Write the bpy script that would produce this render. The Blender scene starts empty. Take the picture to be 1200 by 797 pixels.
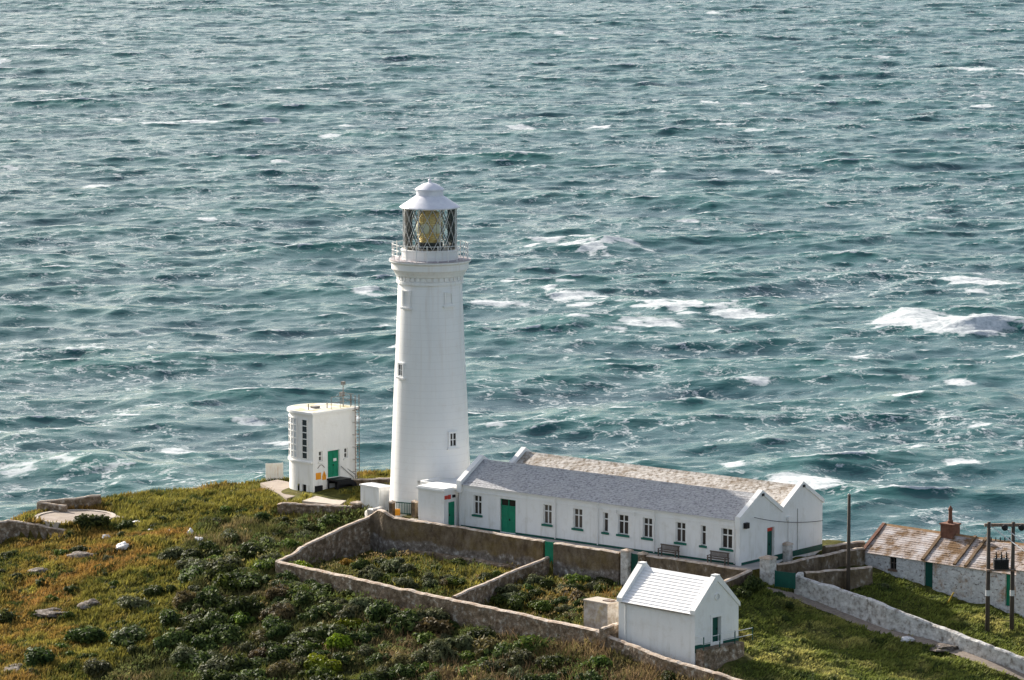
import bpy, math, random
import numpy as np
from mathutils import Vector, Matrix
R = math.radians
rnd = random.Random(7)
rng = np.random.default_rng(11)
scene = bpy.context.scene
COL = scene.collection

# ------------------------------------------------------------------ camera
CAM = np.array([7.0, -355.0, 59.4]); PITCH = R(7.2); FPX = 4900.0
cam_d = bpy.data.cameras.new("camera"); cam = bpy.data.objects.new("camera", cam_d); COL.objects.link(cam)
cam.location = CAM; cam.rotation_euler = (R(90) - PITCH, 0, 0)
cam_d.sensor_width = 36; cam_d.lens = 36 * FPX / 1200; cam_d.clip_start = 5; cam_d.clip_end = 40000
scene.camera = cam
# ------------------------------------------------------------------ light
SUN_AZ = R(40); SUN_EL = R(26)          # azimuth measured from +Y towards -X
w = bpy.data.worlds.new("World"); scene.world = w; w.use_nodes = True
nt = w.node_tree; sky = nt.nodes.new("ShaderNodeTexSky"); sky.sky_type = 'NISHITA'; sky.sun_disc = False
sky.sun_elevation = SUN_EL; sky.sun_rotation = -SUN_AZ; sky.altitude = 50; sky.dust_density = 2.2; sky.air_density = 1.0; sky.ozone_density = 1.0
bgn = nt.nodes["Background"]; hsv = nt.nodes.new('ShaderNodeHueSaturation'); hsv.inputs['Saturation'].default_value = 0.66; nt.links.new(sky.outputs[0], hsv.inputs['Color']); nt.links.new(hsv.outputs[0], bgn.inputs[0]); bgn.inputs[1].default_value = 0.108
sun_d = bpy.data.lights.new("sun", 'SUN'); sun_d.energy = 5.0; sun_d.angle = R(0.5); sun_d.color = (1.0, 0.93, 0.82)
sun = bpy.data.objects.new("sun", sun_d); COL.objects.link(sun)
SUNV = Vector((-math.sin(SUN_AZ) * math.cos(SUN_EL), math.cos(SUN_AZ) * math.cos(SUN_EL), math.sin(SUN_EL)))
sun.rotation_euler = SUNV.to_track_quat('Z', 'Y').to_euler(); sun.location = (-60, 60, 80)
vs = scene.view_settings; vs.view_transform = 'Standard'; vs.look = 'None'; vs.exposure = 0.93; vs.gamma = 1; vs.use_curve_mapping = False
scene.render.engine = 'CYCLES'; scene.cycles.max_bounces = 6; scene.cycles.transparent_max_bounces = 12
scene.cycles.use_denoising = True

# ------------------------------------------------------------------ survey helpers (photo pixel -> place)
FW = np.array([0, math.cos(PITCH), -math.sin(PITCH)]); UP = np.array([0, math.sin(PITCH), math.cos(PITCH)])
def ray(px, py): return FW + np.array([1., 0, 0]) * (px - 600) / FPX - UP * (py - 398.5) / FPX
def P(px, py, z):
    d = ray(px, py); t = (z - CAM[2]) / d[2]; return CAM + d * t
def proj(p):
    v = np.asarray(p) - CAM; dz = v @ FW; return 600 + FPX * v[..., 0] / dz, 398.5 - FPX * (v @ UP) / dz

# ------------------------------------------------------------------ materials
def L(nt, a, b): nt.links.new(a, b)
STONES = {}
def mat(name, c1, c2=None, c3=None, scale=3.0, rough=0.8, bump=0.0, bscale=None, metallic=0.0, streak=None, spec=0.3, ramp=(0.35, 0.6), detail=6, grime=None, stones=None):
    m = bpy.data.materials.new(name); m.use_nodes = True; n = m.node_tree; b = n.nodes["Principled BSDF"]
    b.inputs["Roughness"].default_value = rough; b.inputs["Metallic"].default_value = metallic
    b.inputs["Specular IOR Level"].default_value = spec
    tc = n.nodes.new("ShaderNodeTexCoord"); vec = tc.outputs["Object"]
    if c2 is None:
        b.inputs["Base Color"].default_value = (*c1, 1); out = None
    else:
        mp = n.nodes.new("ShaderNodeMapping"); L(n, vec, mp.inputs[0])
        if streak: mp.inputs["Scale"].default_value = streak
        no = n.nodes.new("ShaderNodeTexNoise"); no.inputs["Scale"].default_value = scale; no.inputs["Detail"].default_value = detail; no.inputs["Roughness"].default_value = 0.65
        L(n, mp.outputs[0], no.inputs["Vector"])
        cr = n.nodes.new("ShaderNodeValToRGB"); e = cr.color_ramp.elements
        e[0].position = ramp[0]; e[0].color = (*c1, 1); e[1].position = ramp[1]; e[1].color = (*c2, 1)
        if c3 is not None: x = e.new(min(1, ramp[1] + 0.12)); x.color = (*c3, 1)
        L(n, no.outputs[0], cr.inputs[0]); col = cr.outputs[0]
        if grime:
            gc, gs, lo, hi, amt = grime
            g = n.nodes.new("ShaderNodeTexNoise"); g.inputs["Scale"].default_value = gs; g.inputs["Detail"].default_value = 8; g.inputs["Roughness"].default_value = 0.7
            L(n, vec, g.inputs["Vector"])
            mr = n.nodes.new("ShaderNodeMapRange"); mr.inputs[1].default_value = lo; mr.inputs[2].default_value = hi; mr.inputs[4].default_value = amt
            L(n, g.outputs[0], mr.inputs[0])
            mx = n.nodes.new("ShaderNodeMix"); mx.data_type = 'RGBA'; L(n, mr.outputs[0], mx.inputs[0]); L(n, col, mx.inputs[6]); mx.inputs[7].default_value = (*gc, 1)
            col = mx.outputs[2]
        if stones:
            stones, st_ = stones
            vm = n.nodes.new("ShaderNodeMapping"); vm.inputs["Scale"].default_value = (1, 1, 1.5); L(n, vec, vm.inputs[0]); dn = n.nodes.new("ShaderNodeTexNoise"); dn.inputs["Scale"].default_value = 2.0; L(n, vm.outputs[0], dn.inputs["Vector"]); va = n.nodes.new("ShaderNodeMixRGB"); va.inputs[0].default_value = .12; L(n, vm.outputs[0], va.inputs[1]); L(n, dn.outputs[1], va.inputs[2])
            v1 = n.nodes.new("ShaderNodeTexVoronoi"); v1.inputs["Scale"].default_value = stones; L(n, va.outputs[0], v1.inputs["Vector"]); v2 = n.nodes.new("ShaderNodeTexVoronoi"); v2.feature = 'DISTANCE_TO_EDGE'; v2.inputs["Scale"].default_value = stones; L(n, va.outputs[0], v2.inputs["Vector"])
            sv = n.nodes.new("ShaderNodeSeparateColor"); L(n, v1.outputs["Color"], sv.inputs[0]); m1 = n.nodes.new("ShaderNodeMapRange"); m1.inputs[3].default_value = 1 - .35 * st_; m1.inputs[4].default_value = 1 + .3 * st_; L(n, sv.outputs[0], m1.inputs[0]); m2 = n.nodes.new("ShaderNodeMapRange"); m2.inputs[2].default_value = .08; m2.inputs[3].default_value = 1 - .5 * st_; L(n, v2.outputs["Distance"], m2.inputs[0])
            mm = n.nodes.new("ShaderNodeMath"); mm.operation = 'MULTIPLY'; L(n, m1.outputs[0], mm.inputs[0]); L(n, m2.outputs[0], mm.inputs[1]); hv = n.nodes.new("ShaderNodeHueSaturation"); L(n, mm.outputs[0], hv.inputs["Value"]); L(n, col, hv.inputs["Color"]); col = hv.outputs[0]
        L(n, col, b.inputs["Base Color"])
    if bump:
        nb = n.nodes.new("ShaderNodeTexNoise"); nb.inputs["Scale"].default_value = bscale or scale * 3; nb.inputs["Detail"].default_value = 5
        L(n, vec, nb.inputs["Vector"]); bp = n.nodes.new("ShaderNodeBump"); bp.inputs["Strength"].default_value = 1.0; bp.inputs["Distance"].default_value = bump
        L(n, nb.outputs[0], bp.inputs["Height"]); L(n, bp.outputs[0], b.inputs["Normal"])
    return m
M = {}
M['white'] = mat("limewash", (0.80, 0.79, 0.77), (0.74, 0.73, 0.71), scale=0.9, rough=0.75, bump=0.01, bscale=6, streak=(1, 1, 0.25), ramp=(0.4, 0.75), grime=((0.50, 0.45, 0.36), 0.9, 0.52, 0.80, 0.5))
M['tower'] = mat("tower_paint", (0.82, 0.81, 0.79), (0.77, 0.765, 0.75), scale=0.7, rough=0.6, bump=0.006, bscale=4, streak=(1, 1, 0.15), ramp=(0.4, 0.75), grime=((0.55, 0.46, 0.37), 0.7, 0.55, 0.85, 0.35))
def extra_streaks(m, col, zlo, zhi, amt, scale=(2.2, 2.2, .06), courses_h=None):
    n = m.node_tree; b = n.nodes["Principled BSDF"]; old = b.inputs["Base Color"].links[0].from_socket; tc = n.nodes.new("ShaderNodeTexCoord"); mp = n.nodes.new("ShaderNodeMapping"); mp.inputs["Scale"].default_value = scale; L(n, tc.outputs["Object"], mp.inputs[0])
    no = n.nodes.new("ShaderNodeTexNoise"); no.inputs["Scale"].default_value = 1.6; no.inputs["Detail"].default_value = 5; L(n, mp.outputs[0], no.inputs["Vector"]); a = n.nodes.new("ShaderNodeMapRange"); a.inputs[1].default_value = .52; a.inputs[2].default_value = .70; a.inputs[4].default_value = amt; L(n, no.outputs[0], a.inputs[0])
    sx = n.nodes.new("ShaderNodeSeparateXYZ"); L(n, tc.outputs["Object"], sx.inputs[0]); z = n.nodes.new("ShaderNodeMapRange"); z.inputs[1].default_value = zlo; z.inputs[2].default_value = zhi; z.inputs[3].default_value = .15; L(n, sx.outputs[2], z.inputs[0]); k = n.nodes.new("ShaderNodeMath"); k.operation = 'MULTIPLY'; L(n, a.outputs[0], k.inputs[0]); L(n, z.outputs[0], k.inputs[1])
    mx = n.nodes.new("ShaderNodeMix"); mx.data_type = 'RGBA'; L(n, k.outputs[0], mx.inputs[0]); L(n, old, mx.inputs[6]); mx.inputs[7].default_value = (*col, 1); out = mx.outputs[2]
    if courses_h:
        w_ = n.nodes.new("ShaderNodeMath"); w_.operation = 'PINGPONG'; w_.inputs[1].default_value = courses_h / 2; L(n, sx.outputs[2], w_.inputs[0]); q = n.nodes.new("ShaderNodeMapRange"); q.inputs[2].default_value = .035; q.inputs[3].default_value = .22; q.inputs[4].default_value = 0; L(n, w_.outputs[0], q.inputs[0])
        m2 = n.nodes.new("ShaderNodeMix"); m2.data_type = 'RGBA'; L(n, q.outputs[0], m2.inputs[0]); L(n, out, m2.inputs[6]); m2.inputs[7].default_value = (.5, .48, .46, 1); out = m2.outputs[2]
    L(n, out, b.inputs["Base Color"])
extra_streaks(M['tower'], (.52, .40, .29), 9, 20.5, .28, courses_h=.62)
extra_streaks(M['white'], (.45, .42, .33), 3.4, -.2, .45, (1.6, 1.6, .25))
M['coping'] = mat("white_coping", (0.80, 0.79, 0.77), (0.70, 0.68, 0.65), scale=2, rough=0.75, ramp=(0.45, 0.8))
M['green'] = mat("green_paint", (0.006, 0.22, 0.115), (0.008, 0.18, 0.10), scale=2, rough=0.45)
M['sill'] = mat("sill_paint", (0.008, 0.14, 0.095), (0.01, 0.11, 0.08), scale=2, rough=0.5)
M['darkgreen'] = mat("dark_green_paint", (0.005, 0.085, 0.06), (0.006, 0.065, 0.05), scale=2, rough=0.5)
M['glass'] = mat("window_glass", (0.018, 0.02, 0.024), rough=0.1, spec=0.5)
n = M['glass'].node_tree; oi = n.nodes.new("ShaderNodeObjectInfo"); cr = n.nodes.new("ShaderNodeValToRGB"); cr.color_ramp.elements[0].position = .3; cr.color_ramp.elements[0].color = (.012, .014, .018, 1); cr.color_ramp.elements[1].color = (.10, .085, .075, 1); L(n, oi.outputs["Random"], cr.inputs[0]); L(n, cr.outputs[0], n.nodes["Principled BSDF"].inputs["Base Color"])
M['frame'] = mat("window_frame_paint", (0.75, 0.74, 0.72), rough=0.5)
M['black'] = mat("black_metal", (0.012, 0.012, 0.014), rough=0.5)
M['steel'] = mat("galvanised_steel", (0.32, 0.32, 0.32), (0.22, 0.19, 0.16), scale=4, rough=0.5, metallic=0.4)
M['rusty'] = mat("rusted_steel", (0.22, 0.19, 0.17), (0.16, 0.09, 0.05), scale=5, rough=0.7)
M['dark'] = mat("opening_shade", (0.01, 0.01, 0.01), rough=0.9)
M['wood'] = mat("weathered_timber", (0.10, 0.075, 0.055), (0.15, 0.12, 0.10), scale=4, rough=0.85, streak=(3, 3, 0.4))
M['pole'] = mat("tarred_pole", (0.05, 0.04, 0.033), (0.09, 0.07, 0.055), scale=5, rough=0.85, streak=(3, 3, 0.25))
M['orange'] = mat("orange_sign", (0.75, 0.30, 0.02), rough=0.5)
M['red'] = mat("red_sign", (0.55, 0.05, 0.03), rough=0.5)
M['yellow'] = mat("yellow_guard", (0.6, 0.40, 0.05), rough=0.5)
M['rock'] = mat("lichen_rock", (0.07, 0.055, 0.04), (0.17, 0.14, 0.12), (0.36, 0.33, 0.31), scale=3, rough=0.95, bump=0.1, bscale=5, ramp=(.38, .56), detail=10)
M['whiterock'] = mat("white_rock", (0.72, 0.70, 0.70), (0.55, 0.53, 0.52), scale=4, rough=0.9, bump=0.03, ramp=(.5, .8))
M['wall'] = mat("rubble_wall", (0.135, 0.09, 0.055), (0.28, 0.21, 0.15), (0.53, 0.48, 0.41), stones=(2.6, .8), scale=2.2, rough=0.95, bump=0.09, bscale=5, ramp=(0.36, 0.54), grime=((0.11, 0.075, 0.04), 0.6, 0.46, 0.66, 0.8), detail=12)
M['wallbrown'] = mat("brown_render", (0.07, 0.05, 0.034), (0.18, 0.14, 0.10), (0.46, 0.43, 0.39), scale=1.5, rough=0.95, bump=0.08, bscale=5, ramp=(0.38, 0.57), grime=((0.14, 0.095, 0.035), 0.5, 0.42, 0.7, 0.7), detail=12, streak=(1, 1, .6))
M['wallret'] = mat("stained_render", (0.075, 0.05, 0.03), (0.165, 0.125, 0.085), (0.24, 0.19, 0.14), scale=1.5, rough=0.95, bump=0.08, bscale=5, ramp=(0.36, 0.56), detail=12, streak=(1, 1, .6), grime=((0.16, 0.11, 0.03), .45, .45, .7, .7))
n = M['wallret'].node_tree; b = n.nodes["Principled BSDF"]; old = b.inputs["Base Color"].links[0].from_socket; tc = n.nodes.new("ShaderNodeTexCoord"); sp_ = n.nodes.new("ShaderNodeSeparateXYZ"); L(n, tc.outputs["Object"], sp_.inputs[0])
n1 = n.nodes.new("ShaderNodeTexNoise"); n1.inputs["Scale"].default_value = 1.7; n1.inputs["Detail"].default_value = 12; n1.inputs["Roughness"].default_value = .7; L(n, tc.outputs["Object"], n1.inputs["Vector"])
c1 = n.nodes.new("ShaderNodeValToRGB"); e = c1.color_ramp.elements; e[0].position = .42; e[0].color = (.10, .08, .065, 1); e[1].position = .55; e[1].color = (.22, .19, .165, 1); q = e.new(.66); q.color = (.52, .50, .48, 1); L(n, n1.outputs[0], c1.inputs[0])
n2 = n.nodes.new("ShaderNodeTexNoise"); n2.inputs["Scale"].default_value = .6; n2.inputs["Detail"].default_value = 6; L(n, tc.outputs["Object"], n2.inputs["Vector"])
ma = n.nodes.new("ShaderNodeMath"); ma.operation = 'MULTIPLY_ADD'; L(n, n2.outputs[0], ma.inputs[0]); ma.inputs[1].default_value = 1.6; L(n, sp_.outputs[2], ma.inputs[2])
mr = n.nodes.new("ShaderNodeMapRange"); mr.interpolation_type = 'SMOOTHSTEP'; mr.inputs[1].default_value = 2.45; mr.inputs[2].default_value = 2.8; L(n, ma.outputs[0], mr.inputs[0])
mx = n.nodes.new("ShaderNodeMix"); mx.data_type = 'RGBA'; L(n, mr.outputs[0], mx.inputs[0]); L(n, c1.outputs[0], mx.inputs[6]); L(n, old, mx.inputs[7]); L(n, mx.outputs[2], b.inputs["Base Color"])
M['wallwhite'] = mat("limewashed_rubble", (0.22, 0.19, 0.16), (0.55, 0.52, 0.485), (0.66, 0.64, 0.61), stones=(2.4, .3), scale=2.2, rough=0.95, bump=0.06, bscale=4, ramp=(0.34, 0.50), detail=10)
M['wallcap'] = mat("sunlit_coping", (0.32, 0.22, 0.15), (0.52, 0.43, 0.35), (0.60, 0.53, 0.47), scale=2.0, rough=0.95, bump=0.03, bscale=5, ramp=(0.35, 0.55), detail=10)  # sunlit cream of the wall tops put into their colour
M['concrete'] = mat("weathered_concrete", (0.24, 0.19, 0.155), (0.34, 0.285, 0.24), scale=1.2, rough=0.95, grime=((0.25, 0.2, 0.13), 0.6, 0.5, 0.75, 0.7), detail=9)
M['rim'] = mat("pale_concrete_rim", (0.40, 0.34, 0.28), (0.48, 0.42, 0.355), scale=2, rough=0.95)
M['yard'] = mat("yard_concrete", (0.30, 0.27, 0.25), (0.40, 0.37, 0.34), scale=0.8, rough=0.95, detail=9)
M['slate'] = mat("grey_slates", (0.17, 0.165, 0.17), (0.40, 0.395, 0.405), (0.50, 0.49, 0.49), scale=4, rough=0.85, streak=(1.0, 1.6, 1.6), ramp=(0.34, 0.52), grime=((0.44, 0.43, 0.42), .8, .48, .62, .55), bump=0.02, bscale=8, detail=12)
M['slatelichen'] = mat("lichened_slates", (0.18, 0.14, 0.10), (0.47, 0.42, 0.37), (0.60, 0.56, 0.52), grime=((0.20, 0.14, 0.085), .55, .52, .66, .7), scale=3.2, rough=0.95, ramp=(0.36, 0.50), bump=0.03, bscale=8, detail=12)
M['slaterust'] = mat("rust_lichen_slates", (0.15, 0.085, 0.038), (0.36, 0.30, 0.27), (0.48, 0.445, 0.44), scale=0.7, rough=0.95, ramp=(0.41, 0.52), bump=0.02, bscale=8, detail=12)
M['whiteroof'] = mat("white_painted_slates", (0.80, 0.785, 0.78), (0.72, 0.70, 0.70), scale=2.5, rough=0.7, ramp=(0.4, 0.8))
M['brickred'] = mat("red_brick", (0.12, 0.05, 0.03), (0.19, 0.09, 0.058), scale=4, rough=0.9)
M['lime'] = mat("moss_stained_roof", (0.60, 0.57, 0.50), (0.74, 0.72, 0.69), scale=0.9, rough=0.9, ramp=(0.45, 0.6), grime=((0.34, 0.27, 0.06), 0.7, 0.44, 0.62, 0.85))
M['gold'] = mat("golden_prisms", (1.0, 0.86, 0.48), (0.80, 0.55, 0.18), scale=3.5, rough=0.2, metallic=0.2, spec=0.9)
M['cream'] = mat("cream_reflection", (0.75, 0.70, 0.50), rough=0.15, spec=0.8)  # cream stands for the reflection in each bullseye
M['glassblock'] = mat("glass_block", (0.45, 0.47, 0.49), (0.60, 0.62, 0.64), scale=2, rough=0.2, spec=0.5)
M['cable'] = mat("pale_cable", (0.55, 0.55, 0.54), rough=0.6)
M['gaps'] = mat("path_gravel", (0.20, 0.16, 0.13), (0.30, 0.245, 0.20), scale=3, rough=1.0, detail=8)
# lantern glass: clear pane, mirror-like only at a glancing angle
m = bpy.data.materials.new("lantern_glass"); m.use_nodes = True; n = m.node_tree; n.nodes.clear()
o_ = n.nodes.new("ShaderNodeOutputMaterial"); tr = n.nodes.new("ShaderNodeBsdfTransparent"); gl = n.nodes.new("ShaderNodeBsdfGlossy"); mx = n.nodes.new("ShaderNodeMixShader"); fr = n.nodes.new("ShaderNodeFresnel")
fr.inputs[0].default_value = 1.5; gl.inputs["Roughness"].default_value = 0.02; tr.inputs[0].default_value = (0.93, 0.96, 0.96, 1)
L(n, fr.outputs[0], mx.inputs[0]); L(n, tr.outputs[0], mx.inputs[1]); L(n, gl.outputs[0], mx.inputs[2]); L(n, mx.outputs[0], o_.inputs[0]); M['lglass'] = m

def attr_mat(name, rough=0.7, spec=0.25, rand=0.25, trans=0.0):
    """colour from the mesh attribute 'tint' times a per-object shade"""
    m = bpy.data.materials.new(name); m.use_nodes = True; n = m.node_tree; b = n.nodes["Principled BSDF"]
    a = n.nodes.new("ShaderNodeAttribute"); a.attribute_name = "tint"
    oi = n.nodes.new("ShaderNodeObjectInfo"); hs = n.nodes.new("ShaderNodeHueSaturation")
    mr = n.nodes.new("ShaderNodeMapRange"); mr.inputs[3].default_value = 1 - rand; mr.inputs[4].default_value = 1 + rand; L(n, oi.outputs["Random"], mr.inputs[0])
    mh = n.nodes.new("ShaderNodeMapRange"); mh.inputs[3].default_value = 0.48; mh.inputs[4].default_value = 0.52; L(n, oi.outputs["Random"], mh.inputs[0])
    L(n, mr.outputs[0], hs.inputs["Value"]); L(n, mh.outputs[0], hs.inputs["Hue"]); L(n, a.outputs[0], hs.inputs["Color"]); L(n, hs.outputs[0], b.inputs["Base Color"])
    b.inputs["Roughness"].default_value = rough; b.inputs["Specular IOR Level"].default_value = spec
    if trans:
        t = n.nodes.new("ShaderNodeBsdfTranslucent"); L(n, hs.outputs[0], t.inputs[0]); x = n.nodes.new("ShaderNodeMixShader"); x.inputs[0].default_value = trans
        L(n, b.outputs[0], x.inputs[1]); L(n, t.outputs[0], x.inputs[2]); L(n, x.outputs[0], n.nodes["Material Output"].inputs[0])
    return m
M['leaf'] = attr_mat("leaves", 0.6, 0.12, 0.3, 0.3)
M['grass'] = attr_mat("grass_blades", 0.75, 0.08, 0.0, 0.32)

# ------------------------------------------------------------------ mesh helpers
class MB:
    def __init__(s): s.v = []; s.f = []
    def add(s, vs, fs):
        o = len(s.v); s.v += [tuple(map(float, p)) for p in vs]; s.f += [tuple(i + o for i in f) for f in fs]; return s
    def quad(s, *p): return s.add(p, [tuple(range(len(p)))])
    def box(s, x0, y0, z0, x1, y1, z1, M4=None):
        vs = [(x, y, z) for z in (z0, z1) for y in (y0, y1) for x in (x0, x1)]
        if M4 is not None: vs = [tuple(M4 @ Vector(p)) for p in vs]
        return s.add(vs, [(0, 2, 3, 1), (4, 5, 7, 6), (0, 1, 5, 4), (1, 3, 7, 5), (3, 2, 6, 7), (2, 0, 4, 6)])
    def prism(s, poly, z0, z1):
        n = len(poly); return s.add([(x, y, z0) for x, y in poly] + [(x, y, z1) for x, y in poly],
            [tuple(range(n))[::-1], tuple(range(n, 2 * n))] + [(i, (i + 1) % n, n + (i + 1) % n, n + i) for i in range(n)])
    def extr(s, poly, axis, a0, a1):
        """polygon in the plane across `axis` ('x': (y,z), 'y': (x,z)) extruded a0..a1"""
        f = (lambda p, a: (a, p[0], p[1])) if axis == 'x' else (lambda p, a: (p[0], a, p[1]))
        n = len(poly); return s.add([f(p, a0) for p in poly] + [f(p, a1) for p in poly],
            [tuple(range(n))[::-1], tuple(range(n, 2 * n))] + [(i, (i + 1) % n, n + (i + 1) % n, n + i) for i in range(n)])
    def tube(s, pts, r, n=6, cap=True):
        pts = [Vector(p) for p in pts]; rs = r if isinstance(r, (list, tuple)) else [r] * len(pts); o = []
        for i, p in enumerate(pts):
            t = (pts[min(i + 1, len(pts) - 1)] - pts[max(i - 1, 0)]).normalized()
            a = t.cross(Vector((0, 0, 1)) if abs(t.z) < .95 else Vector((1, 0, 0))).normalized(); b = t.cross(a)
            o += [p + (a * math.cos(2 * math.pi * k / n) + b * math.sin(2 * math.pi * k / n)) * rs[i] for k in range(n)]
        fs = [(i * n + k, i * n + (k + 1) % n, (i + 1) * n + (k + 1) % n, (i + 1) * n + k) for i in range(len(pts) - 1) for k in range(n)]
        if cap: fs += [tuple(range(n))[::-1], tuple(range((len(pts) - 1) * n, len(pts) * n))]
        return s.add(o, fs)
    def lathe(s, prof, n=48, c=(0, 0, 0)):
        vs = [(c[0] + r * math.cos(2 * math.pi * k / n), c[1] + r * math.sin(2 * math.pi * k / n), c[2] + z) for r, z in prof for k in range(n)]
        return s.add(vs, [(i * n + k, i * n + (k + 1) % n, (i + 1) * n + (k + 1) % n, (i + 1) * n + k) for i in range(len(prof) - 1) for k in range(n)])
    def build(s, name, m, parent=None, smooth=False, loc=None):
        me = bpy.data.meshes.new(name); me.from_pydata(s.v, [], s.f); me.materials.append(m)
        if smooth: me.polygons.foreach_set("use_smooth", [True] * len(me.polygons))
        ob = bpy.data.objects.new(name, me); COL.objects.link(ob)
        if parent is not None: ob.parent = parent
        if loc is not None: ob.location = loc
        return ob
def smooth_by_angle(ob, deg=35):
    me = ob.data; me.polygons.foreach_set("use_smooth", [True] * len(me.polygons))
    me.set_sharp_from_angle(angle=R(deg)); return ob
def tag(o, label=None, cat=None, group=None, kind=None):
    for k, v in (("label", label), ("category", cat), ("group", group), ("kind", kind)):
        if v: o[k] = v
    return o
def thing(name, label, cat, loc=(0, 0, 0), rz=0, group=None):
    o = bpy.data.objects.new(name, None); COL.objects.link(o); o.empty_display_size = .3
    o.location = loc; o.rotation_euler = (0, 0, rz); return tag(o, label, cat, group)
def raw_mesh(name, verts, faces_n, loops, m, attrs=None, smooth=True):
    """fast mesh from numpy; faces_n = vertices per face (constant)"""
    me = bpy.data.meshes.new(name); nf = len(loops) // faces_n
    me.vertices.add(len(verts)); me.vertices.foreach_set("co", np.ascontiguousarray(verts, np.float32).ravel())
    me.loops.add(len(loops)); me.loops.foreach_set("vertex_index", np.ascontiguousarray(loops, np.int32))
    me.polygons.add(nf); me.polygons.foreach_set("loop_start", np.arange(0, nf * faces_n, faces_n, dtype=np.int32))
    me.polygons.foreach_set("loop_total", np.full(nf, faces_n, np.int32))
    me.polygons.foreach_set("use_smooth", np.full(nf, smooth, bool))
    me.update(calc_edges=True)
    for k, a in (attrs or {}).items():
        if a.ndim == 1: at = me.attributes.new(k, 'FLOAT', 'POINT'); at.data.foreach_set("value", a.astype(np.float32))
        else:
            at = me.color_attributes.new(k, 'FLOAT_COLOR', 'POINT'); c = np.ones((len(a), 4), np.float32); c[:, :3] = a; at.data.foreach_set("color", c.ravel())
    me.materials.append(m); return me
def grid_loops(ny, nx):
    i = (np.arange(ny - 1)[:, None] * nx + np.arange(nx - 1)[None]).ravel()
    return np.stack([i, i + 1, i + nx + 1, i + nx], 1).ravel()
def vnoise(x, y, seed=0, octaves=4, f=1.0, gain=0.5):
    """value noise in the plane, about -1..1"""
    out = 0; amp = 1; tot = 0
    for o in range(octaves):
        g = np.random.default_rng(seed * 97 + o).random((256, 256)) * 2 - 1
        X = x * f + 37.1 * o; Y = y * f + 11.7 * o; xi = np.floor(X).astype(int); yi = np.floor(Y).astype(int); fx = X - xi; fy = Y - yi
        fx = fx * fx * (3 - 2 * fx); fy = fy * fy * (3 - 2 * fy); a = lambda i, j: g[(yi + j) % 256, (xi + i) % 256]
        out = out + amp * ((a(0, 0) * (1 - fx) + a(1, 0) * fx) * (1 - fy) + (a(0, 1) * (1 - fx) + a(1, 1) * fx) * fy); tot += amp; amp *= gain; f *= 2.03
    return out / tot * 1.6

# ================================================================== SEA
SEA = -36.0
def tile(N, Lm, seed, lam, sigma, ang, spread):
    r = np.random.default_rng(seed); k = np.fft.fftfreq(N, 1 / N) * 2 * np.pi / Lm; KX, KY = np.meshgrid(k, k); K = np.hypot(KX, KY); K[0, 0] = 1
    kp = 2 * np.pi / lam; th = np.arctan2(KY, KX) - ang
    S = K ** -4 * np.exp(-1.25 * (kp / K) ** 2) * np.maximum(np.cos(th), 0) ** spread; S[0, 0] = 0
    S += 0.04 * K ** -4 * np.exp(-1.25 * (kp / K) ** 2)
    S[0, 0] = 0
    h = np.sqrt(S) * (r.standard_normal((N, N)) + 1j * r.standard_normal((N, N)))
    f = lambda q: np.real(np.fft.ifft2(q)); H = f(h); s = sigma / H.std(); h = h * s
    U = K
    return dict(N=N, L=Lm, h=f(h), dx=f(1j * KX / U * h), dy=f(1j * KY / U * h),
                xx=f(-KX * KX / U * h), yy=f(-KY * KY / U * h), xy=f(-KX * KY / U * h))
def samp(T, key, X, Y):
    a = T[key]; N = T['N']; u = X / T['L'] * N; v = Y / T['L'] * N; i = np.floor(u).astype(int); j = np.floor(v).astype(int); fx = (u - i); fy = (v - j); i %= N; j %= N; i1 = (i + 1) % N; j1 = (j + 1) % N
    return (a[j, i] * (1 - fx) + a[j, i1] * fx) * (1 - fy) + (a[j1, i] * (1 - fx) + a[j1, i1] * fx) * fy
def lines(spec):
    o = [spec[0][0]]
    for a, b, d0, d1 in spec:
        while o[-1] < b - 1e-6:
            t = (o[-1] - a) / (b - a); o.append(min(b, o[-1] + d0 + (d1 - d0) * t))
    return np.array(o)
gx = lines([(-9000, -1200, 700, 60), (-1200, -360, 40, 3), (-360, -230, 3, 1.0), (-230, 230, 1.0, 1.0), (230, 360, 1.0, 3), (360, 1200, 3, 40), (1200, 9000, 60, 700)])
gy = lines([(-1500, -60, 200, 12), (-60, 160, 12, 1.4), (160, 600, 1.0, 1.0), (600, 1200, 1.0, 1.7), (1200, 2300, 1.7, 2.6), (2300, 3200, 3, 20), (3200, 16000, 30, 900)])
X, Y = np.meshgrid(gx, gy)
WDIR = R(-90 + 12)
TA = tile(1024, 640, 5, 62, 0.58, WDIR, 9); TB = tile(512, 233, 8, 18, 0.175, WDIR + .3, 5); TC = tile(512, 97, 3, 6.5, 0.065, WDIR - .2, 2)
CH = 1.25
def S3(k): return samp(TA, k, X, Y) + samp(TB, k, X, Y) + samp(TC, k, X, Y)
spc = np.maximum(np.gradient(gx)[None, :], np.gradient(gy)[:, None]); fade = np.clip((14 - spc) / 10, 0, 1)
H = S3('h') * fade; DX = S3('dx') * fade; DY = S3('dy') * fade
J = (1 + CH * S3('xx') * fade) * (1 + CH * S3('yy') * fade) - (CH * S3('xy') * fade) ** 2
foam = np.clip((0.66 - J) / 0.5, 0, 1)
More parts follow.
